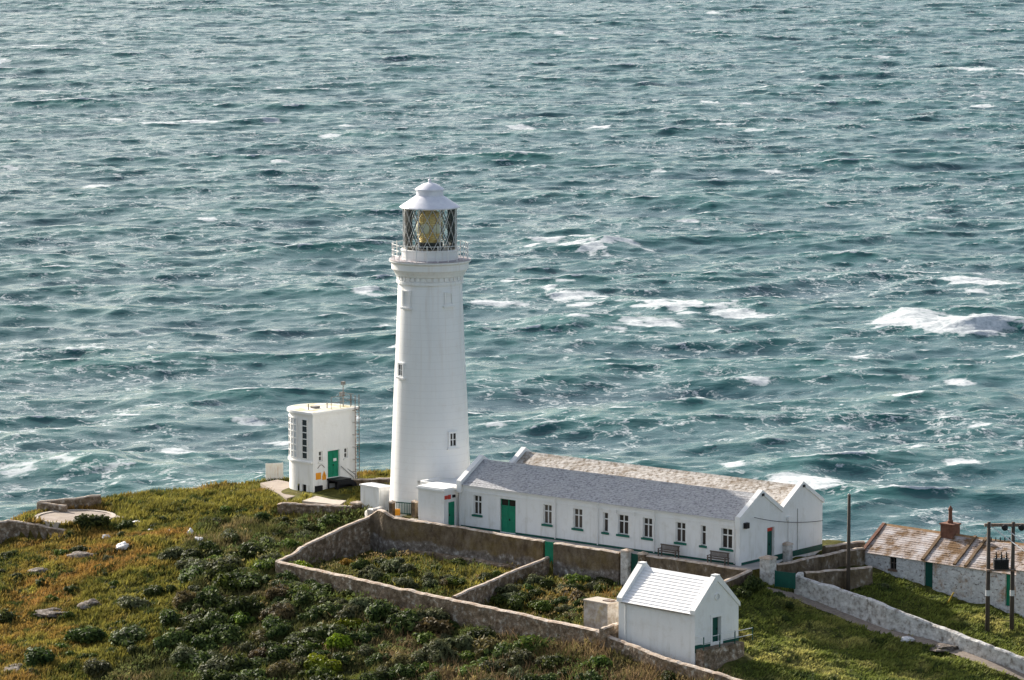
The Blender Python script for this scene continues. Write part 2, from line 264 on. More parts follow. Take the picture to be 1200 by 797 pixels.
# the breakers one can point at in the photograph, each a short steep crest rolling towards the land
breakers = [(1112, 378, 13, 2.8, 1.0), (1090, 374, 7, 1.2, 1.0), (700, 287, 12, 2.0, 1.0), (800, 358, 14, 1.2, 1.0), (690, 347, 8, .8, .9), (760, 383, 9, 1.0, .7), (235, 141, 16, 1.2, .9), (1120, 82, 15, .9, .8), (640, 38, 9, .8, .8), (600, 186, 10, 1.0, .7), (958, 566, 7, 1.4, 1.0),
            (1130, 462, 13, 2.4, 0), (850, 392, 20, 2.0, .15), (660, 378, 10, 1.8, .15), (45, 52, 9, .8, .8), (330, 140, 12, 1.1, .25), (1150, 330, 9, .9, .7), (60, 305, 14, 1.5, .1), (50, 545, 15, 1.7, .5), (580, 355, 9, .8, .6), (450, 342, 7, .8, .7), (1075, 130, 8, .9, .2), (1180, 380, 8, 1.8, 0), (560, 126, 8, .6, .5)]
_r = random.Random(4); sat = []
for bx, by, wx, A, fm in breakers:
    if fm > .4:
        for k in range(5): sat.append((bx + _r.uniform(-1.5, 1.5) * wx * 4.5, by + _r.uniform(-9, 12) * (1 if by > 150 else .5), wx * _r.uniform(.15, .5), A * .25, fm * _r.uniform(.6, .95)))
for k in range(200): py_ = 580 * _r.random() ** 1.3; sat.append((_r.uniform(-100, 1300), py_, _r.uniform(1.5, 5) * (1 if py_ > 200 else 1.4), _r.uniform(.2, .5), _r.uniform(.45, .85)))
for bx, by, wx, A, fm in breakers + sat:
    c = P(bx, by, SEA + 0.5 * A); j0, j1 = np.searchsorted(gy, (c[1] - 45, c[1] + 60)); i0, i1 = np.searchsorted(gx, (c[0] - 3 * wx - 4, c[0] + 3 * wx + 4)); Hs_, Fs_ = H[j0:j1, i0:i1], foam[j0:j1, i0:i1]; Xs, Ys = X[j0:j1, i0:i1], Y[j0:j1, i0:i1]; gxs = gx[i0:i1]
    if Hs_.size == 0: continue
    dx_ = Xs - c[0]; cy = c[1] + 3.0 * vnoise(gxs, gxs * 0 + bx, 3, 2, .06)[None, :]; dy_ = Ys - cy
    env = np.exp(-(dx_ / wx) ** 2)
    prof = np.where(dy_ < 0, np.exp(-(dy_ / 4.5) ** 2), np.exp(-(dy_ / 11.0) ** 2)) - 0.35 * np.exp(-((dy_ + 11) / 6) ** 2)
    Hs_ += .62 * A * env * prof
    if fm:
        rag = .60 + 1.0 * vnoise(Xs * .8, Ys, int(bx) % 89, 5, .16, .62) + .45 * vnoise(Xs, Ys, int(by) % 83, 3, .5)
        fl = np.exp(-(dx_ / (wx * .95)) ** 2) * np.clip(1 - np.abs(dy_ - 1.5) / min(7 + 3 * A, 1.3 * wx), 0, 1) ** .8
        Fs_[:] = np.maximum(Fs_, fm * np.clip(1.5 * fl * rag, 0, 1))
# foam left behind on the back of each crest, and old streaks drawn out by the wind
T = foam.copy(); dyv = np.gradient(gy)
for j in range(1, len(gy)): T[j] = np.maximum(foam[j], T[j - 1] * math.exp(-dyv[j] / 10.0))
fblur = T.copy()
for _ in range(6): fblur[:, 1:-1] = (fblur[:, :-2] + 2 * fblur[:, 1:-1] + fblur[:, 2:]) / 4
foamS = np.clip(0.75 * foam + 0.5 * fblur, 0, 1.2)
verts = np.stack([X + CH * DX, Y + CH * DY, SEA + H], -1).reshape(-1, 3)
sm = bpy.data.materials.new("sea_water"); sm.use_nodes = True; n = sm.node_tree; b = n.nodes["Principled BSDF"]
def N_(t, **kw):
    q = n.nodes.new("ShaderNode" + t)
    for k, v in kw.items(): q.inputs[k].default_value = v
    return q
def MATH(op, a, b_=None, c=None):
    q = n.nodes.new("ShaderNodeMath"); q.operation = op
    for i, v in enumerate((a, b_, c)):
        if v is None: continue
        if isinstance(v, (int, float)): q.inputs[i].default_value = v
        else: L(n, v, q.inputs[i])
    return q.outputs[0]
tc = n.nodes.new("ShaderNodeTexCoord"); fa = n.nodes.new("ShaderNodeAttribute"); fa.attribute_name = "foam"
ha = n.nodes.new("ShaderNodeAttribute"); ha.attribute_name = "height"
mp1 = N_("Mapping"); mp1.inputs["Scale"].default_value = (0.16, 0.22, 0.3); mp1.inputs["Rotation"].default_value = (0, 0, R(12)); L(n, tc.outputs["Object"], mp1.inputs[0])
st = N_("TexNoise", Scale=1.0, Detail=8.0, Roughness=0.62, Distortion=0.3); L(n, mp1.outputs[0], st.inputs["Vector"])
big = N_("TexNoise", Scale=0.022, Detail=4.0); L(n, tc.outputs["Object"], big.inputs["Vector"])
mid = N_("TexNoise", Scale=0.12, Detail=5.0, Roughness=0.6); L(n, tc.outputs["Object"], mid.inputs["Vector"])
fine = N_("TexNoise", Scale=0.75, Detail=8.0, Roughness=0.75); L(n, tc.outputs["Object"], fine.inputs["Vector"])
def SS(v, a, b_, amt=1.0):
    q = N_("MapRange"); q.interpolation_type = 'SMOOTHSTEP'; L(n, v, q.inputs[0]); q.inputs[1].default_value = a; q.inputs[2].default_value = b_; q.inputs[4].default_value = amt; return q.outputs[0]
# old foam in thin torn streaks, fresh foam where the crests break
thin = SS(MATH('ABSOLUTE', MATH('SUBTRACT', st.outputs[0], 0.5)), 0.030, 0.0)
patch = SS(MATH('ADD', mid.outputs[0], MATH('MULTIPLY', MATH('SUBTRACT', big.outputs[0], 0.5), 0.8)), 0.43, 0.60)
streaks = MATH('MULTIPLY', MATH('MULTIPLY', thin, patch), SS(fine.outputs[0], 0.36, 0.58, 0.95))
sheen = MATH('MULTIPLY', SS(st.outputs[0], 0.52, 0.72, 0.06), patch)  # soft reflective sheen painted as faint pale patches in the water colour
brk = SS(MATH('SUBTRACT', MATH('MULTIPLY', fa.outputs["Fac"], 2.2), MATH('MULTIPLY', fine.outputs[0], 2.0)), -0.02, 0.40)
streaks = MATH('MAXIMUM', streaks, sheen)
ft = n.nodes.new("ShaderNodeClamp"); L(n, MATH('MAXIMUM', brk, streaks), ft.inputs[0]); ft = ft.outputs[0]
deep = N_("ValToRGB"); e = deep.color_ramp.elements; e[0].position = 0.25; e[0].color = (0.018, 0.066, 0.079, 1); e[1].position = 0.8; e[1].color = (0.0175, 0.108, 0.094, 1)
L(n, MATH('ADD', MATH('MULTIPLY', ha.outputs["Fac"], 0.18), 0.5), deep.inputs[0])
mixc = n.nodes.new("ShaderNodeMix"); mixc.data_type = 'RGBA'; L(n, ft, mixc.inputs[0]); L(n, deep.outputs[0], mixc.inputs[6]); fcr = N_("ValToRGB"); fcr.color_ramp.elements[0].position = .36; fcr.color_ramp.elements[0].color = (.30, .35, .37, 1); fcr.color_ramp.elements[1].position = .60; fcr.color_ramp.elements[1].color = (.62, .64, .65, 1); L(n, fine.outputs[0], fcr.inputs[0]); L(n, fcr.outputs[0], mixc.inputs[7])
L(n, mixc.outputs[2], b.inputs["Base Color"]); b.inputs["IOR"].default_value = 1.33; b.inputs["Specular IOR Level"].default_value = 0.22
rr = N_("MapRange"); L(n, ft, rr.inputs[0]); rr.inputs[3].default_value = 0.2; rr.inputs[4].default_value = 0.9; L(n, rr.outputs[0], b.inputs["Roughness"])
mp2 = N_("Mapping"); mp2.inputs["Scale"].default_value = (0.6, 1.0, 1.0); mp2.inputs["Rotation"].default_value = (0, 0, R(12)); L(n, tc.outputs["Object"], mp2.inputs[0])
rip = N_("TexNoise", Scale=0.55, Detail=7.0, Roughness=0.62); L(n, mp2.outputs[0], rip.inputs["Vector"])
bp = N_("Bump", Strength=1.0, Distance=0.28); L(n, rip.outputs[0], bp.inputs["Height"]); L(n, bp.outputs[0], b.inputs["Normal"])
me = raw_mesh("sea", verts, 4, grid_loops(len(gy), len(gx)), sm, {"foam": foamS.ravel(), "height": H.ravel()})
sea = bpy.data.objects.new("sea", me); COL.objects.link(sea); tag(sea, kind="structure")
sky_note = None

# ================================================================== GROUND
ctrl = []
def C(px, py, z): p = P(px, py, z); ctrl.append((p[0], p[1], z))
for a in [(-14, 10, -.5), (-10, 9, -.3), (-6, 5, -.1), (0, -4, 0), (0, 5, 0), (5, -5, 0), (5, 5, 0), (10, 3, -.2), (12, -14, 0), (18, -18, 0), (25, -24, 0), (30, -14, -.3), (26, -29.5, -.5), (22, -27.5, 0), (16, -22.5, 0), (9, -17, 0), (3, -11, 0), (33, -20, -.5)]: ctrl.append(a)
for a in [(320, 570, -.7), (250, 570, -1.2), (130, 580, -1.8), (60, 590, -2.3), (88, 605, -2.4), (20, 604, -2.7), (20, 633, -4.1), (62, 632, -3.9), (-30, 634, -4.3), (-120, 625, -5), (200, 610, -2.0), (330, 608, -1.5), (420, 606, -1.0), (300, 640, -2.3), (310, 662, -2.7), (150, 645, -3.2), (0, 660, -4.4),
          (150, 690, -4.4), (0, 797, -7.6), (150, 797, -7.2), (300, 797, -6.6), (300, 720, -4.3), (330, 674, -2.7), (430, 706, -3.3), (430, 745, -4.5), (430, 797, -6.0), (540, 730, -3.7), (560, 797, -5.6), (680, 764, -3.9), (700, 797, -4.8), (779, 797, -4.6), (850, 815, -4.9), (-150, 760, -8.5),
          (455, 645, -2.5), (600, 668, -2.6), (700, 675, -2.6), (380, 662, -2.8), (540, 692, -3.0), (660, 718, -3.1), (800, 690, -2.4), (860, 690, -2.2),
          (905, 690, -1.2), (933, 697, -1.85), (985, 715, -2.7), (1042, 739, -3.5), (1094, 750.5, -3.9), (1156, 772, -4.5), (1200, 787.5, -5.15), (1000, 684, -1.6), (1050, 690, -2.1), (1100, 692, -2.4), (1100, 728, -3.5), (1180, 714, -3.0), (1157, 742, -3.9), (1240, 745, -4.2), (1200, 820, -6.0), (1100, 797, -5.2), (1000, 797, -4.9), (920, 797, -4.7), (900, 740, -3.0), (880, 765, -3.3), (1000, 740, -3.5), (1300, 820, -7)]: C(*a)
for a in [(-75, -60, -14), (0, -110, -17), (60, -110, -14), (95, -60, -10), (-75, 5, -7), (70, -30, -5)]: ctrl.append(a)
ctrl = np.array(ctrl)
def tps_fit(c):
    n_ = len(c); d = np.hypot(c[:, None, 0] - c[None, :, 0], c[:, None, 1] - c[None, :, 1]); K = np.where(d > 0, d * d * np.log(d + 1e-9), 0) + np.eye(n_) * 4.0
    Pm = np.c_[np.ones(n_), c[:, :2]]; A = np.block([[K, Pm], [Pm.T, np.zeros((3, 3))]]); return np.linalg.solve(A, np.r_[c[:, 2], 0, 0, 0])
TW = tps_fit(ctrl)
def tps(x, y):
    x = np.asarray(x, float); y = np.asarray(y, float); o = TW[-3] + TW[-2] * x + TW[-1] * y
    for (cx, cy, _), w_ in zip(ctrl, TW):
        r2 = (x - cx) ** 2 + (y - cy) ** 2; o = o + w_ * 0.5 * r2 * np.log(r2 + 1e-9)
    return o
EDGE = np.array([(-90, -5), (-50, 6), (-38, 11), (-30, 17), (-22, 19), (-12, 21), (-2, 18), (6, 10), (14, 4), (36, -13.5), (43, -18), (52, -26), (66, -40), (100, -70)])
def edge_y(x): return np.interp(x, EDGE[:, 0], EDGE[:, 1])
def inpoly(x, y, poly):
    x = np.asarray(x); y = np.asarray(y); r = np.zeros(x.shape, bool); n_ = len(poly)
    for i in range(n_):
        x0, y0 = poly[i]; x1, y1 = poly[(i + 1) % n_]
        c = ((y0 > y) != (y1 > y)) & (x < (x1 - x0) * (y - y0) / (y1 - y0 + 1e-12) + x0); r ^= c
    return r
# rear retaining wall line: yard above, garden below (a real step in the ground)
RW = [P(442, 600, .6)[:2], P(640, 634, .4)[:2], P(872, 664.5, .4)[:2]]
RE = P(845, 680, -.1)[:2]
LW = [P(325, 657, -1.5)[:2], P(700, 738, -2.1)[:2], P(779, 770, -3.0)[:2], P(870, 797, -3.6)[:2], P(930, 812, -4.2)[:2]]
GL = [P(325, 657, -1.5)[:2], P(352, 641, -1.0)[:2], P(400, 618, -.3)[:2], P(442, 600, .6)[:2]]
garden = [tuple(p) for p in GL + RW[1:] + [RE, LW[1]]]
yardp = [(-2.5, -4.8), (4, -12), tuple(RW[1]), tuple(RW[2]), (27, -29), (27, -26), (3, -8), (-2, -3)]
HLOW = [tuple(P(a, b_, c)[:2]) for a, b_, c in ((-120, 617, -2.5), (-40, 617, -2.5), (9, 609.5, -2.4), (30, 611.5, -2.45), (78, 620.5, -2.8), (92, 634, -3.7), (70, 640, -4.1), (-120, 645, -4.5))]
PADC = P(88, 605, -2.35)
def base_h(x, y):
    x = np.asarray(x, float); y = np.asarray(y, float); z = tps(x, y)
    g = inpoly(x, y, garden); z = np.where(g, np.minimum(z, -2.45), z)
    yd = inpoly(x, y, yardp); z = np.where(yd, 0.0, z)
    q = np.clip((6.5 - np.hypot(x - PADC[0], y - PADC[1])) / 2.2, 0, 1); q = q * q * (3 - 2 * q); z = z * (1 - q) + -2.38 * q; return np.where(inpoly(x, y, HLOW), np.minimum(z, -4.0), z)
def smoothmask(x, y):
    """1 on open ground, 0 where yard, building, pad or path lies"""
    m = 1 - inpoly(x, y, yardp).astype(float)
    m *= np.clip((np.hypot(x - 3, y - 0) - 9) / 3, 0, 1); m *= np.clip((np.hypot(x + 10, y - 12) - 5) / 2, 0, 1)
    pc = P(88, 605, -2.35); m *= np.clip((np.hypot(x - pc[0], y - pc[1]) - 4.2) / 1.5, 0, 1); return m
def ribbon(pts, w_):
    pts = [np.array(p[:2]) for p in pts]; l, r_ = [], []
    for i, p in enumerate(pts):
        t = pts[min(i + 1, len(pts) - 1)] - pts[max(i - 1, 0)]; t /= np.hypot(*t); q = np.array([-t[1], t[0]]); l.append(tuple(p + q * w_)); r_.append(tuple(p - q * w_))
    return l + r_[::-1]
PATHL = [P(902, 692, -1.2), P(930, 700, -1.9), P(984, 718, -2.75), P(1041, 742, -3.6), P(1093, 754, -4.0), P(1155, 777, -4.65), P(1200, 793, -5.3), P(1260, 815, -6.1)]
PATHP = ribbon(PATHL, 1.0)
def ground(x, y):
    x = np.asarray(x, float); y = np.asarray(y, float); z = base_h(x, y); k = smoothmask(x, y)
    pth = inpoly(x, y, PATHP); k = k * np.where(pth, 0, 1); lawn = np.clip((x - 20) / 4, 0, 1) * np.clip((-24 - y) / 4, 0, 1)
    z = z + k * (0.28 * vnoise(x, y, 21, 3, .22) + 0.17 * vnoise(x, y, 22, 3, .9) + lawn * .10 * vnoise(x * .7 + y * .7, y - x, 23, 3, .7))
    d = y - edge_y(x) - 1.2 * vnoise(x, y * 0, 5, 3, .3); z = z - np.where(d > 0, 0.25 * d + 0.35 * d * d, 0) - np.where(d > 0, 1, 0) * np.abs(vnoise(x, y, 9, 4, .35)) * np.clip(d, 0, 4)
    return np.maximum(z, SEA - 6)
def gz(x, y): return float(ground(np.array([x]), np.array([y]))[0])
txs = lines([(-140, -62, 4, .45), (-62, 60, .42, .42), (60, 140, .45, 4)]); tys = lines([(-140, -85, 4, .45), (-85, 22, .42, .42), (22, 60, .5, 1.2)])
TX, TY = np.meshgrid(txs, tys); TZ = ground(TX, TY)
tpx, tpy = proj(np.stack([TX, TY, TZ], -1))
# where what grows (photo regions, used as a survey of the ground)
Z_SCRUB = [(235, 610), (335, 612), (430, 596), (446, 606), (345, 668), (430, 690), (540, 705), (700, 752), (800, 790), (870, 805), (870, 1200), (-60, 1200), (-60, 900), (100, 800), (205, 745), (225, 690), (215, 640)]
Z_LAWN = [(850, 672), (1300, 672), (1300, 1000), (830, 1000), (830, 760)]
Z_HILL = [(-400, 560), (340, 552), (470, 552), (470, 600), (330, 612), (240, 612), (215, 640), (225, 690), (205, 745), (100, 800), (-60, 900), (-400, 900)]
def patch_cols(x, y, px, py):
    """ground-cover colour: orange-brown and yellow-green on the hill, dark in the scrub, fresh on the lawn"""
    n1 = vnoise(x, y, 31, 4, .16); n2 = vnoise(x, y, 32, 4, .45); n3 = vnoise(x, y, 33, 3, 1.3)
    c = lambda r, g, b_: np.array([r, g, b_])[None]
    sh = x.shape; n1, n2, n3, px, py = [q.ravel() for q in (n1, n2, n3, px, py)]
    lerp = lambda a, b_, t: a + (b_ - a) * np.clip(t, 0, 1)[:, None]
    left = np.clip((260 - px) / 200, 0, 1)
    o = lerp(c(.095, .092, .018), c(.16, .105, .026), n1 * 1.2 - .15 + .42 * left); o = lerp(o, c(.15, .145, .028), n2 * 1.3 - .15); o = lerp(o, c(.025, .036, .010), -n3 * 1.7 - .2)
    sc = inpoly(px, py, Z_SCRUB); s = lerp(c(.045, .050, .016), c(.13, .105, .045), n2 * 1.3 - .05 + .45 * (px > 430)); s = lerp(s, c(.14, .17, .02), n1 * 1.6 - .7); o = np.where(sc[:, None], s, o)
    lw = inpoly(px, py, Z_LAWN); l = lerp(c(.090, .10, .022), c(.21, .185, .06), n2 * 1.2 + .2); l = lerp(l, c(.03, .042, .012), -n3 * 1.3 - .3); l = lerp(l, c(.13, .09, .035), n1 * 1.4 - .8); o = np.where(lw[:, None], l, o)
    return np.clip(o, .004, 1)
tint = patch_cols(TX, TY, tpx, tpy) * 0.8
cliff = (TY > edge_y(TX) + 0.4).ravel(); tint[cliff] = np.array([.20, .165, .13]) * (1 + .35 * vnoise(TX, TY, 41, 4, .5).ravel()[cliff, None])
gm = bpy.data.materials.new("heath_ground"); gm.use_nodes = True; n = gm.node_tree; b = n.nodes["Principled BSDF"]; b.inputs["Roughness"].default_value = 1; b.inputs["Specular IOR Level"].default_value = 0.1
a = n.nodes.new("ShaderNodeAttribute"); a.attribute_name = "tint"; tc = n.nodes.new("ShaderNodeTexCoord"); no = N_("TexNoise", Scale=3.0, Detail=8.0, Roughness=.7); L(n, tc.outputs["Object"], no.inputs["Vector"])
hs = N_("HueSaturation"); L(n, a.outputs[0], hs.inputs["Color"]); mr = N_("MapRange"); mr.inputs[1].default_value = .3; mr.inputs[2].default_value = .7; mr.inputs[3].default_value = .45; mr.inputs[4].default_value = 1.4; L(n, no.outputs[0], mr.inputs[0]); L(n, mr.outputs[0], hs.inputs["Value"]); L(n, hs.outputs[0], b.inputs["Base Color"])
bp = N_("Bump", Strength=1.0, Distance=.12); L(n, no.outputs[0], bp.inputs["Height"]); L(n, bp.outputs[0], b.inputs["Normal"])
me = raw_mesh("island_ground", np.stack([TX, TY, TZ], -1).reshape(-1, 3), 4, grid_loops(len(tys), len(txs)), gm, {"tint": tint})
tag(bpy.data.objects.new("island_ground", me), kind="structure"); COL.objects.link(bpy.data.objects["island_ground"])

def sheet(name, poly, m, dz=.03, step=.35):
    """a thin paved sheet that follows the ground (poly in plan)"""
    xs = [p[0] for p in poly]; ys = [p[1] for p in poly]
    X_, Y_ = np.meshgrid(np.arange(min(xs), max(xs) + step, step), np.arange(min(ys), max(ys) + step, step)); Z_ = base_h(X_, Y_)
    ny, nx = X_.shape; lp = grid_loops(ny, nx).reshape(-1, 4); V = np.stack([X_, Y_, Z_ + dz], -1).reshape(-1, 3)
    cx = V[lp].mean(1); k = inpoly(cx[:, 0], cx[:, 1], poly); lp = lp[k]; u, inv = np.unique(lp.ravel(), return_inverse=True)
    me = raw_mesh(name, V[u], 4, inv.ravel(), m); o = bpy.data.objects.new(name, me); COL.objects.link(o); return tag(o, kind="structure")

# ================================================================== LIGHTHOUSE
def ring_frame(mb, T, s0, s1, t0, t1, wd, d0, d1):
    for a, b_, c, d in ((s0, s1, t0, t0 + wd), (s0, s1, t1 - wd, t1), (s0, s0 + wd, t0 + wd, t1 - wd), (s1 - wd, s1, t0 + wd, t1 - wd)):
        mb.add([T(s, t, q) for q in (d0, d1) for t in (c, d) for s in (a, b_)], [(0, 2, 3, 1), (4, 5, 7, 6), (0, 1, 5, 4), (1, 3, 7, 5), (3, 2, 6, 7), (2, 0, 4, 6)])
def slab(mb, T, s0, s1, t0, t1, d0, d1):
    mb.add([T(s, t, q) for q in (d0, d1) for t in (t0, t1) for s in (s0, s1)], [(0, 2, 3, 1), (4, 5, 7, 6), (0, 1, 5, 4), (1, 3, 7, 5), (3, 2, 6, 7), (2, 0, 4, 6)]); return mb
LH = thing("lighthouse", "tall white round lighthouse tower with a lattice glazed lantern and railed gallery", "lighthouse")
prof = [(3.62, -1), (3.62, .0), (3.56, .5), (3.45, 2.4), (3.28, 6.5), (3.12, 10.5), (2.97, 13.5), (2.965, 13.55), (2.75, 19.3), (2.70, 19.5)]
MB().lathe(prof, 96).build("tower_shaft", M['tower'], LH, True)
smooth_by_angle(MB().lathe([(2.70, 19.5), (2.86, 19.52), (2.86, 19.75), (2.74, 19.78), (2.74, 20.15), (2.95, 20.2), (3.05, 20.45), (3.26, 20.7), (3.30, 20.75), (3.30, 21.25), (3.42, 21.3), (3.50, 21.4), (3.50, 21.5), (2.3, 21.52)], 96).build("gallery_cornice", M['tower'], LH))
for k in range(36):
    a = 2 * math.pi * k / 36; MB().box(-.15, 2.70, 19.86, .15, 2.86, 20.17, Matrix.Rotation(a, 4, 'Z')).build("dentil", M['tower'], LH)
MB().lathe([(3.49, 21.503), (3.51, 21.52), (3.51, 21.56), (2.4, 21.57)], 72).build("gallery_deck", mat("deck_paint", (.30, .27, .29), (.42, .40, .42), scale=1.2, rough=.7, grime=((.30, .17, .09), 1.5, .5, .7, .7)), LH)
GR = 3.25
for k in range(22):
    a = 2 * math.pi * (k + .3) / 22; x, y = GR * math.cos(a), GR * math.sin(a)
    MB().tube([(x, y, 21.55), (x, y, 22.95)], .045, 6).build("railing_post", M['frame'], LH)
for z in (21.95, 22.4, 22.88):
    MB().tube([(GR * math.cos(2 * math.pi * k / 48), GR * math.sin(2 * math.pi * k / 48), z) for k in range(49)], .022, 5).build("rail", M['frame'], LH)
smooth_by_angle(MB().lathe([(2.42, 21.5), (2.42, 22.3), (2.50, 22.32), (2.50, 22.42), (2.2, 22.44), (2.2, 21.6)], 64).build("murette", M['tower'], LH))
lan = bpy.data.objects.new("lantern_room", None); COL.objects.link(lan); lan.parent = LH
GZ0, GZ1, LR = 22.43, 25.95, 2.30
MB().lathe([(LR - .03, GZ0), (LR - .03, GZ1)], 64).build("lantern_glazing", M['lglass'], lan, True)
o_ = MB(); i_ = MB(); NB = 16
for k in range(NB):
    for sg in (-1, 1):
        pts = [(LR * math.cos(q), LR * math.sin(q), GZ0 + (GZ1 - GZ0) * t) for t in np.linspace(0, 1, 15) for q in [2 * math.pi * k / NB + sg * t * 2 * 2 * math.pi / NB + .12]]
        o_.tube(pts, .019, 5); i_.tube([(x * .95, y * .95, z) for x, y, z in pts], .034, 5)
o_.build("glazing_bars", M['frame'], lan, True); i_.build("shaded_bars", M['black'], lan, True)  # black inner bars paint the shaded depth of the white glazing bars
MB().lathe([(2.1, 22.44), (.2, 22.45), (0.01, 22.45)], 40).build("lantern_floor", M['steel'], lan)
for k in range(8):
    a = 2 * math.pi * (k + .5) / 8; MB().tube([(2.36 * math.cos(a), 2.36 * math.sin(a), 22.4), (2.36 * math.cos(a), 2.36 * math.sin(a), 25.98)], .035, 6).build("standard", M['frame'], lan)
roofm = mat("lantern_roof_paint", (.78, .77, .80), (.66, .65, .70), scale=1.5, rough=.45)
smooth_by_angle(MB().lathe([(2.2, 25.9), (2.56, 25.93), (2.60, 26.0), (2.54, 26.07), (1.22, 26.95), (1.14, 26.97)], 16).build("lantern_roof", roofm, LH), 15)
smooth_by_angle(MB().lathe([(1.14, 26.85), (1.14, 27.4), (1.25, 27.43), (1.25, 27.54), (1.08, 27.66), (.6, 27.96), (.15, 28.08), (.1, 28.2), (.16, 28.28), (.1, 28.36), (.03, 28.4), (.02, 28.75), (0.001, 28.76)], 40).build("ventilator", roofm, LH), 40)
lens = [(.55, 22.5), (.8, 22.6), (.95, 22.9)]
for k in range(14):
    z = 22.95 + k * .185; r = 1.12 - .22 * abs((k - 6.5) / 6.5) ** 2; lens += [(r - .07, z), (r + .03, z + .08), (r - .07, z + .16)]
lens += [(.55, 25.68), (.01, 25.72)]
ln = MB().lathe(lens, 12).build("lens", M['gold'], LH)
for k in range(6):
    a = 2 * math.pi * k / 6 - 1.95
    q = MB().lathe([(.46, 0), (.40, .08), (.26, .13), (.01, .15)], 24)
    Mx = Matrix.Rotation(a, 4, 'Z') @ Matrix.Translation((1.02, 0, 24.2)) @ Matrix.Rotation(R(90), 4, 'Y'); q.v = [tuple(Mx @ Vector(p)) for p in q.v]
    q.build("bullseye", M['cream'], ln)
lm = MB()
for k in range(12): a = 2 * math.pi * k / 12; lm.tube([(1.02 * math.cos(a), 1.02 * math.sin(a), 22.95), (1.17 * math.cos(a), 1.17 * math.sin(a), 24.2), (1.0 * math.cos(a), 1.0 * math.sin(a), 25.6)], .022, 5)
lm.build("lens_frame", mat("brass_frame", (.35, .2, .06), rough=.3, metallic=.6), ln)
MB().lathe([(1.1, 22.45), (1.1, 22.95), (.9, 23.0), (.01, 23.0)], 24).build("lens_pedestal", M['black'], LH)
def tower_window(theta, z, r, wd, ht, blind=False):
    a = R(theta); c = np.array([r * math.sin(a), -r * math.cos(a), z]); u = np.array([math.cos(a), math.sin(a), 0]); nn = np.array([math.sin(a), -math.cos(a), 0])
    T = lambda s, t, d: tuple(c + u * s + nn * d + np.array([0, 0, t]))
    f = MB(); ring_frame(f, T, -wd / 2 - .16, wd / 2 + .16, -.1, ht + .14, .16, -.3, .10); fo = f.build("window", M['tower'], LH)
    slab(MB(), T, -wd / 2 - .3, wd / 2 + .3, -.25, -.1, -.3, .2).build("sill", M['tower'], fo)
    slab(MB(), T, -wd / 2, wd / 2, -.1, ht, -.25, .015).build("pane", M['tower'] if blind else M['glass'], fo)
    if not blind:
        g = MB(); slab(g, T, -.045, .045, 0, ht, .0, .05); slab(g, T, -wd / 2, wd / 2, ht * .48, ht * .48 + .06, .0, .045); g.build("glazing_bar", M['frame'], fo)
tower_window(36, 5.75, 3.30, .58, 1.15); tower_window(-53, 11.7, 3.06, .5, 1.0); tower_window(35, 17.9, 2.80, .55, .9, True); tower_window(-44, 17.7, 2.80, .55, 1.2, True)

# ================================================================== MAIN BUILDING
BO = np.array([2.56, -9.5, 0]); BA = math.atan2(-18.3, 22.5); BU = np.array([math.cos(BA), math.sin(BA), 0]); BV = np.array([-BU[1], BU[0], 0]); BL, BW, EZ = 29.1, 11.3, 3.7
def on_plane(px, py, o, nrm):
    d = ray(px, py); t = ((o - CAM) @ nrm) / (d @ nrm); return CAM + d * t
def front_st(px, py, o=BO, u=BU, v=BV): p = on_plane(px, py, o, v) - o; return p @ u, p[2]
def facade(mb, T, Lr, Hh, ops, depth=.2):
    ss = sorted({0, Lr} | {o[i] for o in ops for i in (0, 1)}); ts = sorted({0, Hh} | {o[i] for o in ops for i in (2, 3)})
    for i in range(len(ss) - 1):
        for j in range(len(ts) - 1):
            cs, ct = (ss[i] + ss[i + 1]) / 2, (ts[j] + ts[j + 1]) / 2
            if any(o[0] < cs < o[1] and o[2] < ct < o[3] for o in ops): continue
            mb.quad(T(ss[i], ts[j], 0), T(ss[i + 1], ts[j], 0), T(ss[i + 1], ts[j + 1], 0), T(ss[i], ts[j + 1], 0))
    for a, b_, c, d in ops:
        for p, q in (((a, c), (b_, c)), ((b_, c), (b_, d)), ((b_, d), (a, d)), ((a, d), (a, c))):
            mb.quad(T(*p, 0), T(*q, 0), T(*q, -depth), T(*p, -depth))
def window(T, s0, s1, t0, t1, root, depth=.2, cols=2, tr=.66, sill=None, fm=None, bw=.045):
    f = MB(); ring_frame(f, T, s0, s1, t0, t1, bw * 1.6, -depth, -depth + .07)
    for k in range(1, cols): s = s0 + (s1 - s0) * k / cols; slab(f, T, s - bw, s + bw, t0 + bw * 1.6, t1 - bw * 1.6, -depth + .002, -depth + .068)
    if tr: t = t0 + (t1 - t0) * tr; slab(f, T, s0 + bw * 1.6, s1 - bw * 1.6, t - bw, t + bw, -depth + .004, -depth + .064)
    fo = f.build("window", fm or M['frame'], root)
    slab(MB(), T, s0 + .01, s1 - .01, t0 + .01, t1 - .01, -depth - .03, -depth + .015).build("pane", M['glass'], fo)
    if sill: slab(MB(), T, s0 - .12, s1 + .12, t0 - .17, t0, -depth + .03, .09).build("sill", sill, fo)
    return fo
